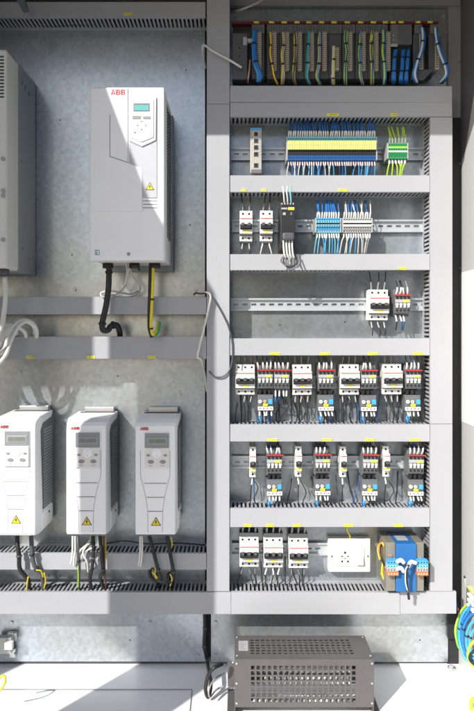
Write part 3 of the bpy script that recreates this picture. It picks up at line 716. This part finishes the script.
# ---------------------------------------------------------------- warning triangle (flat sticker)
def triangle(parent,x,z,s,d):
    o=MB().prism([(x-s*.58,z-s*.42),(x+s*.58,z-s*.42),(x,z+s*.58)],d,d+.0005,'black').prism([(x-s*.46,z-s*.35),(x+s*.46,z-s*.35),(x,z+s*.44)],d+.0005,d+.0008,'yellow')
    b=[(-.02,.26),(-.13,-.03),(-.01,-.01),(-.06,-.27),(.13,.06),(.02,.05),(.08,.26)]
    o.prism([(x+a*s*1.0,z+c*s*.95-.03*s) for a,c in b],d+.0008,d+.0010,'black')
    return o.build('warning_sign',parent)
def logo(parent,x,z,h,d):
    mb=MB(); t=h*.26; w=h*.86; g=h*.12; x0=x-1.5*w-g; z0=z-h/2; z1=z+h/2
    def P(pts): mb.prism([(x0+a,z0+b) for a,b in pts],d,d+.0005,'red')
    # A: two legs and a bar
    c=w/2
    P([(0,0),(t,0),(c,h),(c-t*.55,h)]); P([(w-t,0),(w,0),(c+t*.55,h),(c,h)])
    P([(t*.9+.18*w*.5,h*.2),(w-t*.9-.18*w*.5,h*.2),(w-t-.16*w,h*.2+t*.6),(t+.16*w,h*.2+t*.6)])
    for k in (1,2):
        o=k*(w+g)
        P([(o,0),(o+t,0),(o+t,h),(o,h)])
        for b0,b1 in ((0,t*.8),(h/2-t*.4,h/2+t*.4),(h-t*.8,h)): P([(o+t,b0),(o+w*.80,b0),(o+w*.80,b1),(o+t,b1)])
        P([(o+w*.80,0),(o+w*.93,t*.3),(o+w,t*.8),(o+w,h/2-t*.4),(o+w*.93,h/2),(o+w*.80,h/2)])
        P([(o+w*.80,h/2),(o+w*.90,h/2),(o+w*.97,h/2+t*.5),(o+w*.97,h-t*.8),(o+w*.9,h-t*.25),(o+w*.80,h)])
    return mb.build('logo',parent)
# ---------------------------------------------------------------- large drive
def bigdrive():
    df=.20; r=thing('motor_drive',(wx(127,df),0,wz(173,df)),'tall white motor drive with teal display, alone high on the left plate','motor drive')
    s=(D-df)/F; X=lambda px:(px-127)*s; Z=lambda py:(173-py)*s
    x0,x1,z0,z1=X(89.3),X(164.3),Z(260.5),Z(86.8)
    MB().box(x0+.004,x1-.001,z0+.003,z1-.003,.02,.15,'drive_cream').build('chassis',r,bevel=.003)
    box('back_flange',x0+.020,x1+.004,z0-.012,z1-.012,.004,.018,'heatsink',r,bevel=.001)
    MB().box(x0,x1,z0,z1,.15,df,'drive').build('front_cover',r,bevel=.005)
    # side louvres
    lv=MB()
    for c in range(3):
        for k in range(44):
            zz=z1-.030-k*.0078-(c%2)*.0039
            if zz<Z(235): break
            y=.045+c*.032; b=len(lv.v); xx=x1-.0004
            lv.v+=[(xx,-y,zz),(xx,-y-.020,zz+.003),(xx,-y-.020,zz+.0068),(xx,-y,zz+.0038)]; lv.face([b,b+1,b+2,b+3],'vent')
    lv.build('side_vent',r,solid=.0012)
    lid=MB().prism([(X(96),Z(211.5)),(X(142.2),Z(211.5)),(X(142.2),Z(169)),(X(127.8),Z(163)),(X(127.8),Z(88.5)),(X(91.5),Z(88.5)),(X(91.5),Z(211.5))],df,df+.0035,'drive')
    lid.build('terminal_cover',r,bevel=.001)
    ln=MB().box(X(109.8),X(110.3),Z(157),Z(115),df+.0035,df+.0039,'line').box(X(110.3),X(110.9),Z(157),Z(115),df+.0035,df+.0037,'white')
    ln.prism([(X(109.8),Z(157)),(X(127.8),Z(163.2)),(X(127.8),Z(162.5)),(X(109.8),Z(156.3))],df+.0035,df+.0039,'line')
    ln.build('seam',r)
    box('recess_panel',X(129.2),X(157),Z(198),Z(98),df,df+.0022,'drive_panel',r,bevel=.001)
    kp=MB().prism([(X(129.0),Z(141)),(X(133),Z(143)),(X(142),Z(147)),(X(151),Z(143)),(X(156),Z(140.5)),(X(156.4),Z(97.5)),(X(128.8),Z(97.5))],df+.0022,df+.006,'drive').build('keypad',r,bevel=.0015)
    MB().prism([(X(131),Z(138.5)),(X(142),Z(143)),(X(154),Z(138)),(X(154.2),Z(100)),(X(131),Z(100))],df+.006,df+.0085,'white').build('keypad_face',kp,bevel=.001)
    box('display',X(134),X(150),Z(112.5),Z(104.5),df+.0085,df+.0092,'line',kp); box('screen',X(134.8),X(149.2),Z(111.7),Z(106.2),df+.0092,df+.0096,'lcd',kp)
    MB().box(X(133),X(141),Z(120),Z(117),df+.0085,df+.010,'keyp').box(X(143.5),X(151),Z(120),Z(117.4),df+.0085,df+.010,'keyp').build('soft_key',kp,bevel=.0008)
    for px,py in ((142,122.5),(138,126.5),(146,126.5),(142,130.5),(135.5,133.5)): MB().disc(X(px),Z(py),.0022,df+.0085,df+.0093,'keyp' if px!=135.5 else 'green',10).build('key',kp)
    triangle(r,X(150),Z(187),.019,df+.0022)
    vl=MB()
    for py in (200.5,204,207.5): vl.box(X(143),X(157.5),Z(py+.6),Z(py),df,df+.0006,'line')
    vl.build('vent_line',r)
    logo(r,X(118.3),Z(92.8),.0125,df+.0036)
    MB().disc(X(128.5),Z(254),.0042,df,df+.001,'line',16).disc(X(128.5),Z(254),.0028,df+.001,df+.0016,'lgrey',12).build('screw',r)
    mk=MB()
    for a,b,c,d in ((95,99.5,250,250.6),(95,95.6,250,255),(99,99.5,251,255),(96.5,97.2,251.5,255),(95,99.5,254.6,255)): mk.box(X(a),X(b),Z(d),Z(c),df,df+.0004,'bluedk')
    mk.build('marking',r)
    for px in (100,128,150): MB().tube([(X(px),-.10,z0+.002),(X(px),-.10,z0-.010)],.014,'black',n=16).build('cable_gland',r)
    for px,py in ((128,266),): MB().disc(X(px),z0-.006,.003,.018,.020,'black',10).build('bolt',r)
bigdrive()
# drive cables
cable('power_cable',[(109,259,.10),(109,270,.11),(108.5,288,.115),(106,306,.12),(102.5,322,.12),(103,330,.115),(108,330,.105),(111,326,.10),(116,325,.09),(119.5,331,.07),(120.5,345,.05)],.0078,'heavy','thick black power cable dropping from the left of the tall drive',ties=(.12,.42,.75))
cable('earth_cable',[(153,259,.10),(153,272,.11),(152.5,290,.115),(151.5,312,.118),(151,327,.118),(153,334.5,.113),(157,330,.10),(158.5,322,.085)],.0040,'yellow','yellow-green earth cable dropping from the right of the tall drive',ties=(.1,.35,.6),
    extra=[([(151,262,.10),(150.5,275,.108),(150,292,.11),(149.5,312,.112),(149.6,328,.112),(152,337,.105)],.0056,'black'),([(154.5,336,.112),(158.3,332,.105),(160,322,.095)],.0030,'green')])
cable('cable',[(104,332,.11),(101,327,.12),(101.5,320,.12)],.0026,'yellow','yellow core showing at the foot of the thick black power cable')
for i,(pts,l) in enumerate((([(126,262,.1),(127,272,.09),(125,285,.07),(118,293,.06),(104,297,.09),(101,293,.09),(112,291,.08),(130,294,.05),(138,291,.03)],'thin white control cable coiled under the tall drive'),
    ([(129,262,.1),(130,270,.09),(134,278,.06),(140,286,.05),(138,293,.04),(128,297,.05),(110,296,.088)],'thin white control cable sagging right of the coil'),
    ([(131,262,.1),(127,276,.1),(124,286,.095)],'short white cable end hanging under the tall drive'))):
    cable('control_cable',pts,.0024,'whitewire',l,'cable','thin white control cables',n=7)
# ---------------------------------------------------------------- partly visible drive at the left edge
def leftdrive():
    x1=-.563; z1=.683; z0=.1455
    r=thing('motor_drive',(x1-.12,0,z0),'cream and blue-grey motor drive cut off by the left edge, high up','motor drive')
    h=z1-z0; o=r
    MB().box(-.12,.12,0,h,.004,.14,'heatsink').build('chassis',r,bevel=.002)
    MB().box(-.12,.1195,.002,h-.001,.141,.232,'drive_cream').build('front_cover',r,bevel=.006)
    lv=MB()
    for k in range(13): 
        zz=h-.022-k*.0082; lv.box(.098,.1135,zz,zz+.0038,.232,.2326,'vent')
    lv.build('vent',r)
    fl=MB().box(.118,.1206,.012,.018,.05,.052,'steel')
    for z,y in ((h-.045,.115),(h-.05,.09),(h-.055,.06),(h-.25,.12),(.06,.115),(.04,.06)):
        b=len(fl.v); x=.1203; fl.v+=[(x,-y,z),(x,-y-.004,z),(x,-y-.004,z+.012 if z>h-.1 else z+.004),(x,-y,z+.012 if z>h-.1 else z+.004)]; fl.face([b,b+1,b+2,b+3],'vent')
    fl.build('side_slot',r,solid=.0005)
    for z in (h-.27,h-.36,.19,.07): MB().disc(.1120,z,.0055,.232,.236,'lgrey',12).build('screw',r)
    MB().tube([(.095,-.19,.004),(.095,-.19,-.014)],.016,'dgrey',n=16).build('cable_gland',r)
leftdrive()
for i,(pts,rr,l) in enumerate((
  ([(4.5,277,.19),(5.5,292,.19),(4,312,.19),(-1,332,.195),(-18,345,.20),(-30,350,.20),(-40,342,.20),(-44,325,.19),(-45,300,.15)],.0062,'thick white cable dropping straight from the cropped drive'),
  ([(-83,285,.17),(-82,320,.19),(-75,343,.20),(-60,352,.20),(-42,352,.19),(-22,360,.175),(2,352,.16),(8,338,.155),(15,326,.15),(23,320.5,.14),(32,323,.12),(36.5,331,.10),(36,340,.07)],.0060,'outermost white cable arching into the left duct'),
  ([(-72,285,.17),(-71,315,.20),(-65,338,.21),(-52,349,.21),(-34,356,.19),(-8,366,.18),(5,356,.17),(11,340,.165),(18,327,.155),(26,321.5,.135),(34,327,.11),(35,339,.06)],.0052,'second white cable arching just inside the outermost one'),
  ([(-35,285,.17),(-35,318,.20),(-30,340,.205),(-20,351,.18),(-3,347,.15),(2,338,.14),(9,329,.13),(16,327,.12),(24,331,.10),(27,340,.07)],.0058,'white cable in the middle of the arching group'),
  ([(-58,285,.17),(-57,312,.20),(-51,336,.21),(-38,347,.19),(-23,348,.15),(-6,340,.12),(1,333,.12),(6,326,.11),(11,325,.10),(16,330,.09),(17,340,.06)],.0055,'innermost white cable arching at the left edge'))):
    cable('motor_cable',pts,rr,'whitewire',l,'cable','white motor cables')
# ---------------------------------------------------------------- three small drives
def smalldrive(pxl,pyt,pyb,label,wk):
    df=.165; s=(D-df)/F
    r=thing('motor_drive',(wx(pxl+22,df),0,wz(pyb,df)),label,'motor drive','small motor drives')
    w=.054; H=(pyb-pyt)*s       # pyt = top of the flat front
    X=lambda dx:-w+dx*s; Z=lambda dy:H-(dy+5)*s   # dx from left edge, dy from the top of front
    # body profile (depth,z): rounded shoulder to the roof
    prof=[(.020,0),(.135,0),(df-.005,.003),(df,.010),(df,H*.93),(df-.002,H*.975),(df-.010,H+.001),(df-.030,H+.009),(.020,H+.012)]
    mb=MB(); N=len(prof); WL=[]; 
    for sx in (-1,1):
        for d,z in prof:
            inset=.0035 if d>df-.012 else 0
            mb.v.append((sx*(w-inset),-d,z))
    mb.face(list(range(N)),'drive'); mb.face([N+i for i in reversed(range(N))],'drive')
    for i in range(N): j=(i+1)%N; mb.face([i,j,N+j,N+i],'drive',False)
    mb.build('housing',r,bevel=.0022)
    box('heat_sink',-w+.004,w+.0006,.008,H+.002,.003,.030,'mgrey',r)
    for sx in (1,-1):
        sv=MB(); xx=sx*(w+.0003)
        b=len(sv.v); sv.v+=[(xx,-.024,.055),(xx,-.110,.055),(xx,-.110,.075+.0),(xx,-.128,H-.03),(xx,-.110,H-.012),(xx,-.024,H-.004)]; sv.face([b+i for i in range(6)],'mgrey')
        sv.build('side_vent',r,solid=.0008)
        rb=MB()
        for k in range(26):
            z=.060+k*(H-.085)/26; rb.box(xx-.0007,xx+.0012,z,z+.0042,.030,.106,'lgrey')
        rb.build('vent_rib',r)
    bk=MB().box(-.035,.045,H+.010,H+.024,.008,.030,'steel').box(-.045,.052,H+.006,H+.012,.030,.050,'vent'); bk.build('top_bracket',r,bevel=.001)
    cs=box('terminal_block',-w+.003,w+.0012,.004,.050,.022,.118,'drive',r,bevel=.002); MB().tube([(w+.001,-.060,.036),(w+.003,-.060,.036)],.0035,'vent',n=10).build('latch',r)
    # flowing seams: two curves narrowing to the foot
    for sg in (-1,1):
        pts=[]
        for t in range(25):
            u=t/24; z=Z(22)+(0-Z(22))*u
            hx=.0375 if u<.30 else .0375-(.0185)*(1-(1-min(1,(u-.30)/.45))**1.6)
            hx-=.004*max(0,u-.75)
            pts.append((sg*hx,-(df+.0002),max(z,.010)))
        MB().tube(pts,.0006,'lgrey',n=5).build('seam',r)
    sm=MB()
    for dy,hw in ((55,.0285),(69,.0225),(83,.0185)):
        sm=MB(); sm.box(-hw,hw,Z(dy),Z(dy-.5),df,df+.0006,'line').box(-hw,hw,Z(dy+.7),Z(dy),df,df+.0010,'white')
        sm.build('seam',r)
    hd=box('keypad_bezel',X(10.2),X(35.8),Z(40),Z(3.6),df,df+.003,'drive',r,bevel=.002)
    MB().box(X(10.8),X(35.2),Z(19),Z(4.4),df+.003,df+.0042,'keyp').build('display_surround',hd,bevel=.0008)
    MB().box(X(13.2),X(33.4),Z(15.8),Z(8.8),df+.0042,df+.0055,'lgrey').build('display_frame',hd,bevel=.0006)
    sc_=MB().box(X(14.4),X(32.2),Z(14.8),Z(10.0),df+.0055,df+.0060,'lcd2')
    for k in range(7):
        if k!=2: sc_.box(X(16+k*2.2),X(17.2+k*2.2),Z(13.4),Z(11.2),df+.0060,df+.0061,'line')
    sc_.build('screen',hd)
    kf=MB().box(X(11),X(35),Z(39.5),Z(19.2),df+.003,df+.0050,'white').build('keypad',hd,bevel=.001)
    MB().disc(X(23),Z(24.5),.0125,df+.0050,df+.0062,'drive',20).build('navigation_key',kf,bevel=.0005)
    for px,py in ((23,22),(23,27)): MB().disc(X(px),Z(py),.0013,df+.0062,df+.0067,'line',3).build('arrow',kf)
    for px,py,a,m in ((14.5,26.5,.0038,'keyp'),(31.5,26.5,.0038,'keyp'),(17,33.0,.0062,'keyp'),(29,33.0,.0062,'keyp')):
        MB().prism([(X(px)+a*1.25*math.cos(2*math.pi*i/14),Z(py)+a*.75*math.sin(2*math.pi*i/14)) for i in range(14)],df+.005,df+.0064,m).build('key',kf,bevel=.0004)
    mb=MB()
    for px in (17,29): mb.box(X(px-2),X(px+2),Z(37.2),Z(36.6),df+.0051,df+.0054,'lgrey')
    mb.build('key_legend',kf)
    logo(r,X(10.2),Z(.2),.0074,df+.0001)
    triangle(r,X(22),Z(93.5),.0225,df)
    return r
smalldrive(-6.8,421.5,537,'small white motor drive cut by the left edge, leftmost of three',0)
smalldrive(64,423,536,'small white motor drive in full sun, middle of the three',1)
smalldrive(133.2,423.5,536.2,'small white motor drive standing in shade, rightmost of three',2)
# cables under the small drives
sc=[([(17,536,.09),(17.5,546,.10),(19,556,.105),(19.5,568,.105),(24,575,.10),(28,580,.08),(29,588,.06)],.0058,'black','thick black cable with a bend, leftmost under the small drives',(.35,)),
([(31,536,.09),(31.5,545,.10),(32.5,558,.10),(35,567,.10),(41,573,.09),(43,581,.07),(43,590,.06)],.0058,'dgrey','dark grey cable under the left small drive, beside the thick black one',(.3,.55)),
([(77.5,536,.10),(78,545,.11),(78,556,.11),(79,568,.105),(78.5,580,.08),(79,590,.06)],.0038,'dgrey','dark cable with yellow foot, left end of the tangle under the middle drive',(.5,)),
([(93,536,.09),(93.5,546,.10),(93,558,.105),(92,568,.10),(90,578,.08),(91,590,.06)],.0046,'black','black cable in the tangle under the middle drive',(.4,)),
([(100,536,.09),(101,548,.10),(102,560,.105),(103,572,.10),(100,578,.09),(104,588,.06)],.0050,'black','black cable at the right of the tangle under the middle drive',(.55,)),
([(103.5,536,.09),(104,550,.095),(104.5,565,.10),(105,577,.09),(106,589,.06)],.0026,'brown','thin brown wire at the right edge of the middle drive tangle',()),
([(149,536,.09),(152,546,.10),(155,558,.105),(158,570,.10),(160,579,.095),(156,581,.09),(151,577,.085),(150,570,.08),(154,568,.08),(158,576,.07),(158,588,.05)],.0050,'black','black cable under the right drive curling back at the duct',(.3,.42)),
([(167,536,.09),(169,546,.10),(171,558,.105),(173,570,.10),(173,578,.09),(169,582,.085),(169,574,.08),(173,576,.07),(172,588,.05)],.0050,'black','black cable under the right drive, nearest the vertical duct',(.4,))]
for pts,rr,m,l,t in sc: cable('motor_cable',pts,rr,m,l,'cable','dark cables under the small drives',ties=t)
ye=[([(28,577,.10),(27,584,.09),(26.5,592,.07)],'yellow end of the leftmost cable where it enters the bottom duct'),
([(44,573,.095),(45.5,580,.085),(44,589,.065)],'yellow wire beside the grey cable at the bottom duct'),
([(36,570,.105),(41,571,.10),(43,577,.09)],'short yellow wire wrapped on the grey cable bend'),
([(78,566,.11),(78.3,576,.095),(78,588,.07)],'yellow-green wire at the left foot of the middle drive tangle'),
([(152,572,.10),(156,576,.10),(159,580,.09)],'yellow wire inside the curl under the right drive'),
([(156,568,.10),(155,574,.10),(157,582,.085)],'second yellow wire inside the curl under the right drive'),
([(170,574,.10),(172,579,.095),(170,586,.08)],'yellow wire in the curl nearest the vertical duct'),
([(171,537,.09),(172,545,.09),(170,549,.08),(168,541,.08)],'yellow loop just under the right drive'),
([(91,536,.09),(88,545,.10),(83,549,.105),(79,548,.10)],'yellow-green wire arching across the middle drive tangle'),
([(104.8,538,.085),(105.5,552,.09),(104.8,566,.095)],'yellow wire down the right side of the middle drive tangle')]
for i,(pts,l) in enumerate(ye): cable('wire',pts,.0019,'yellow' if i not in(3,8) else 'ygreen',l,'wire','yellow wires under the small drives',n=6)
ww=[([(72.5,536,.09),(72.5,548,.10),(72,558,.10),(70.5,564,.10)],'white control cable end, first from left under the middle drive'),
([(75,536,.09),(75.2,550,.10),(74,560,.10),(74,566,.10)],'white control cable end, second from left under the middle drive'),
([(90,543,.11),(84,547,.112),(80,551,.11),(77,558,.10)],'upper of the white leads fanning left under the middle drive'),
([(92,548,.11),(86,551,.112),(82,555,.11),(81,562,.10)],'lower of the white leads fanning left under the middle drive'),
([(90,540,.10),(86,546,.115),(83,553,.115),(87,562,.11),(88,572,.09)],'white lead bending down through the middle drive tangle'),
([(140,536,.09),(140.2,548,.10),(139.5,558,.10),(138.5,566,.10)],'white control cable end, left one under the right drive'),
([(142,536,.09),(142.3,550,.10),(141.5,560,.10),(140.5,567,.10)],'white control cable end, right one under the right drive')]
for pts,l in ww: cable('control_cable',pts,.0026,'whitewire',l,'cable','white cable ends under the small drives',n=7)
cable('cable',[(107,543,.04),(125,541,.05),(150,544,.05),(175,543,.04),(205,545,.03)],.0018,'black','thin black wire strung behind the right drive above its duct',n=6)
# ---------------------------------------------------------------- loose cables over the centre duct
cable('network_cable',[(241.5,67.5,.085),(232,61.5,.10),(222,56,.10),(212,50.5,.10),(205,45.5,.095),(202.6,47,.085),(203.5,57,.05),(205.3,68,.02)],.0030,'whitewire','white network cable crossing the top of the wide vertical duct')
cable('network_cable',[(199,293.5,.09),(207,292.5,.10),(210.5,296,.10),(209,306,.10),(204,328,.105),(199.5,346,.10),(197.5,357,.095),(201,360,.09),(204.5,372,.05),(207,392,.03)],.0028,'whitewire','white network cable hanging left of the wide vertical duct')
cable('cable',[(210.5,294,.10),(215,301,.095),(222,313,.092),(228.5,327,.092),(232,342,.09),(232.5,357,.088),(230,369,.088),(224,376,.09),(216,377,.09),(210.5,373,.088),(208,368,.07)],.0020,'dgrey','black cable looping across the wide vertical duct')
cable('cable',[(194,294.6,.09),(196,293,.095),(201,293.6,.097),(208,292.3,.10)],.0024,'black','short black cable tie end at the top of the hanging white cable')
cable('power_cable',[(204.5,612,.03),(204.8,628,.03),(204,645,.035),(206.5,658,.06),(209,672,.12),(211,684,.16),(208.5,697,.18),(205.5,690,.19),(208,676,.19),(214,668,.20),(222,664,.18)],.0046,'black','black cable running down below the duct and curling on the floor',ties=(.1,.22,.34))
cable('cable',[(224,686,.16),(216,690,.17),(210,697,.20),(209,690,.20),(214,680,.18),(224,673,.15)],.0022,'greywire','thin grey wire curled on the floor left of the perforated box')
# ---------------------------------------------------------------- perforated resistor box
def resistor():
    df=.243; Df=D-df; s=Df/F; zt=wz(659,df); zb=FZ+.024; db=.125
    x0,x1=wx(234.5,df),wx(374,df); xc=(x0+x1)/2; w=(x1-x0)/2
    r=thing('resistor_box',(xc,0,FZ),'dark perforated metal resistor box standing on the cabinet floor','resistor box')
    zt-=FZ; zb-=FZ
    def breaks(a,b,n,frac):
        p=(b-a)/n; out=[]
        for k in range(n): out+=[a+k*p,a+k*p+p*frac]
        return out
    u0,u1=(251-234.5)*s-w,(357.5-234.5)*s-w
    us=[-w]+breaks(u0,u1,19,.66)+[w]
    v0,v1=zt-(702-659)*s,zt-(664-659)*s
    vs=[zb]+breaks(v0,v1,7,.70)+[zt]
    us=sorted(us); vs=sorted(vs)
    grid_sheet(us,vs,lambda i,j:i%2==1 and j%2==1,lambda u,v:(u,-df,v),'boxsteel').build('front_panel',r,solid=.0018)
    y0,y1=db+.020,df-.018
    ys=sorted([db]+breaks(y0,y1,6,.64)+[df-.001])
    grid_sheet(us,ys,lambda i,j:i%2==1 and j%2==1,lambda u,v:(u,-v,zt),'boxsteel').build('top_panel',r,solid=.0018)
    for sg in (-1,1):
        mb=MB().box(sg*w,sg*(w-.0016),zb,zt-.001,db,df-.001,'boxsteel'); mb.build('side_panel',r)
        ft=MB().box(sg*(w+.018),sg*w,zb-.003,zb+.060,db+.02,db+.022,'boxsteel').box(sg*(w+.018),sg*w,0.001,.003,db,df-.02,'boxsteel').box(sg*w,sg*(w-.002),0,zb,db,df-.001,'boxsteel'); ft.build('foot',r)
        MB().tube([(sg*(w+.001),-.20,zt-.03),(sg*(w+.006),-.20,zt-.03)],.003,'steel').build('screw',r)
        for z in (zt-.010,(zt+zb)/2,zb+.010): MB().disc(sg*(w-.005),z,.0026,df+.001,df+.0026,'steel',12).build('screw',r)
        for y in (db+.01,df-.012): MB().tube([(sg*(w-.006),-y,zt+.001),(sg*(w-.006),-y,zt+.0026)],.0026,'steel',n=12).build('screw',r)
    box('back_panel',-w+.002,w-.002,zb,zt-.001,db,db+.0015,'boxsteel',r)
    np=MB().box(-w+.010,-w+.034,zt+.0011,zt+.0018,db+.030,db+.080,'lgrey')
    for k in range(6): np.box(-w+.013,-w+.013+random.uniform(.008,.018),zt+.0018,zt+.0021,db+.036+k*.007,db+.0375+k*.007,'line')
    np.build('nameplate',r)
    for j,(y,z) in enumerate(((.20,.098),(.20,.062),(.165,.105),(.165,.048),(.225,.030))):
        mb=MB(); x=-w+.045
        while x<w-.045:
            mb.tube([(x,-y,z),(x+.0085,-y,z)],.0125,'ceramic',n=12); x+=.0148
        mb.tube([(-w+.003,-y,z),(w-.003,-y,z)],.004,'steel',n=8)
        mb.build('resistor_tube',r)
resistor()
# ---------------------------------------------------------------- small bits at the edges
br=thing('cable_bracket',W(8,648,0),'small pale steel bracket bolted on the plate near the lower left corner','bracket')
q=lambda px,py,d:W(px,py,d)-W(8,648,0)
for (a,b,c,d,e,f,m) in ((-4,11,654,638,.01,.03,'painted'),(7,16,641,633,.004,.016,'steel'),(9,15,658,649,.004,.014,'steel'),(4,12,650,643,.03,.045,'white')):
    A=q(a,c,f); B=q(b,d,f); MB().box(A.x,B.x,A.z,B.z,e,f,m).build('clamp' if m!='painted' else 'bracket_body',br,bevel=.0012)
for px,py in ((12,635.5),(13,656),(6,645)): A=q(px,py,.032); MB().disc(A.x,A.z,.0024,.016,.0325 if px==6 else .018,'mgrey',10).build('bolt',br)
cable('earth_wire',[(-3,694,.24),(2,688,.25),(5,682,.25),(4.5,676,.245),(1,677,.24),(-3,682,.23)],.0026,'yellow','yellow wire loop at the lower left edge above the floor')
# cables and fittings on the right side wall
rb=[('bluelt',[(474,606,.10),(466,610,.09),(461,620,.075),(459.5,635,.07),(462,650,.085),(466,659,.10),(476,664,.11)],.0042,'outer blue cable curving down at the lower right edge'),
('blue',[(476,612,.12),(469,617,.10),(464,627,.09),(463,642,.09),(466,654,.10),(474,662,.12)],.0042,'middle blue cable curving down at the lower right edge'),
('bluelt',[(477,620,.13),(471,624,.12),(467,634,.11),(467,646,.11),(471,656,.12),(478,660,.13)],.0040,'inner blue cable curving down at the lower right edge'),
('ygreen',[(470,602,.08),(462,610,.06),(457,622,.05),(455.5,632,.055),(458,645,.07),(461,650,.08)],.0030,'yellow-green earth wire outside the blue cables at the right'),
('orange',[(458,608,.04),(460,618,.05),(458,630,.055),(459,642,.065),(461,652,.08)],.0026,'orange wire tucked behind the blue cables at the right'),
('bluedk',[(456,602,.03),(458,610,.04),(462,616,.06),(460,626,.06),(460,640,.07),(464,650,.09)],.0032,'dark blue wire nearest the bottom duct end'),
('ygreen',[(476,640,.14),(471,645,.13),(468.5,653,.125),(470,662,.13),(478,668,.14)],.0045,'bright yellow-green cable below the inner blue cable'),
('green',[(475,603,.09),(464,612,.075),(458.5,625,.065),(457.5,638,.065),(460,648,.08),(465,655,.09)],.0030,'green wire between the earth wire and the outer blue cable at right'),
('bluelt',[(478,628,.14),(473,631,.13),(470,640,.125),(470.5,650,.13),(476,657,.14)],.0036,'innermost short blue cable at the lower right edge'),
('blue',[(472,604,.11),(467,614,.10),(462.5,622,.085),(461.5,636,.08),(463,648,.09),(469,657,.11)],.0034,'dark blue cable between outer and middle blue cables at right'),
('black',[(478,648,.14),(471,654,.135),(470,660,.135),(476,666,.14)],.0036,'black cable resting on the yellow-green one at the right edge'),
('yellow',[(478,697,.22),(472,700,.21),(471,706,.21),(473,716,.22)],.0045,'yellow cable at the extreme lower right corner')]
for m,pts,rr,l in rb: cable('cable',pts,rr,m,l,'cable','coloured cables at the right wall',ties=(.45,) if m in('bluelt','blue') else ())
o=thing('terminal_rail',W(472,600,.10),'small white terminal carrier above the blue cables at right','terminal block')
for k,(z0,z1,m) in enumerate(((.03,.024,'tblyel'),(.012,.006,'white'),(-.002,-.010,'white'),(-.016,-.026,'white'))):
    MB().box(-.006,.020,z1,z0,-.02,.02,m).build('terminal',o,bevel=.0008)
box('carrier',-.004,.018,-.03,.02,-.03,-.0205,'mgrey',o)
st=cable('stay_rod',[(465.5,577,.045),(466.5,590,.045),(467,606,.045),(467,625,.045)],.0032,'painted','thin white stay rod on the right wall above the blue cables',cat='rod',ties=(.02,))
# ---------------------------------------------------------------- light, sky, camera
w=bpy.data.worlds.new('World'); S.world=w; w.use_nodes=True; nt=w.node_tree
bg=nt.nodes['Background']; sky=nt.nodes.new('ShaderNodeTexSky'); sky.sky_type='NISHITA'; sky.sun_disc=False
d=Vector((SX,1,-SB)).normalized(); to=-d
elev=math.asin(to.z); az=math.atan2(to.x,to.y)
sky.sun_elevation=elev; sky.sun_rotation=az; sky.dust_density=1.5; sky.ozone_density=1.0
nt.links.new(sky.outputs[0],bg.inputs[0]); bg.inputs[1].default_value=.072
sl=bpy.data.lights.new('sun','SUN'); sl.energy=2.85; sl.angle=R(.5); sl.color=(1,.965,.91)
so=bpy.data.objects.new('sun',sl); COL.objects.link(so); so.rotation_euler=d.to_track_quat('-Z','Y').to_euler()
cd=bpy.data.cameras.new('camera'); co=bpy.data.objects.new('camera',cd); COL.objects.link(co); S.camera=co
co.location=(0,-D,0); co.rotation_euler=(math.pi/2,0,0)
cd.sensor_fit='VERTICAL'; cd.sensor_height=24; cd.lens=F/711*24; cd.shift_y=-(355.5-CY)/711; cd.clip_start=.02; cd.clip_end=200
S.render.engine='CYCLES'
S.view_settings.view_transform='Standard'; S.view_settings.look='None'; S.view_settings.exposure=1.12; S.view_settings.gamma=1
S.render.resolution_x=683; S.render.resolution_y=1024
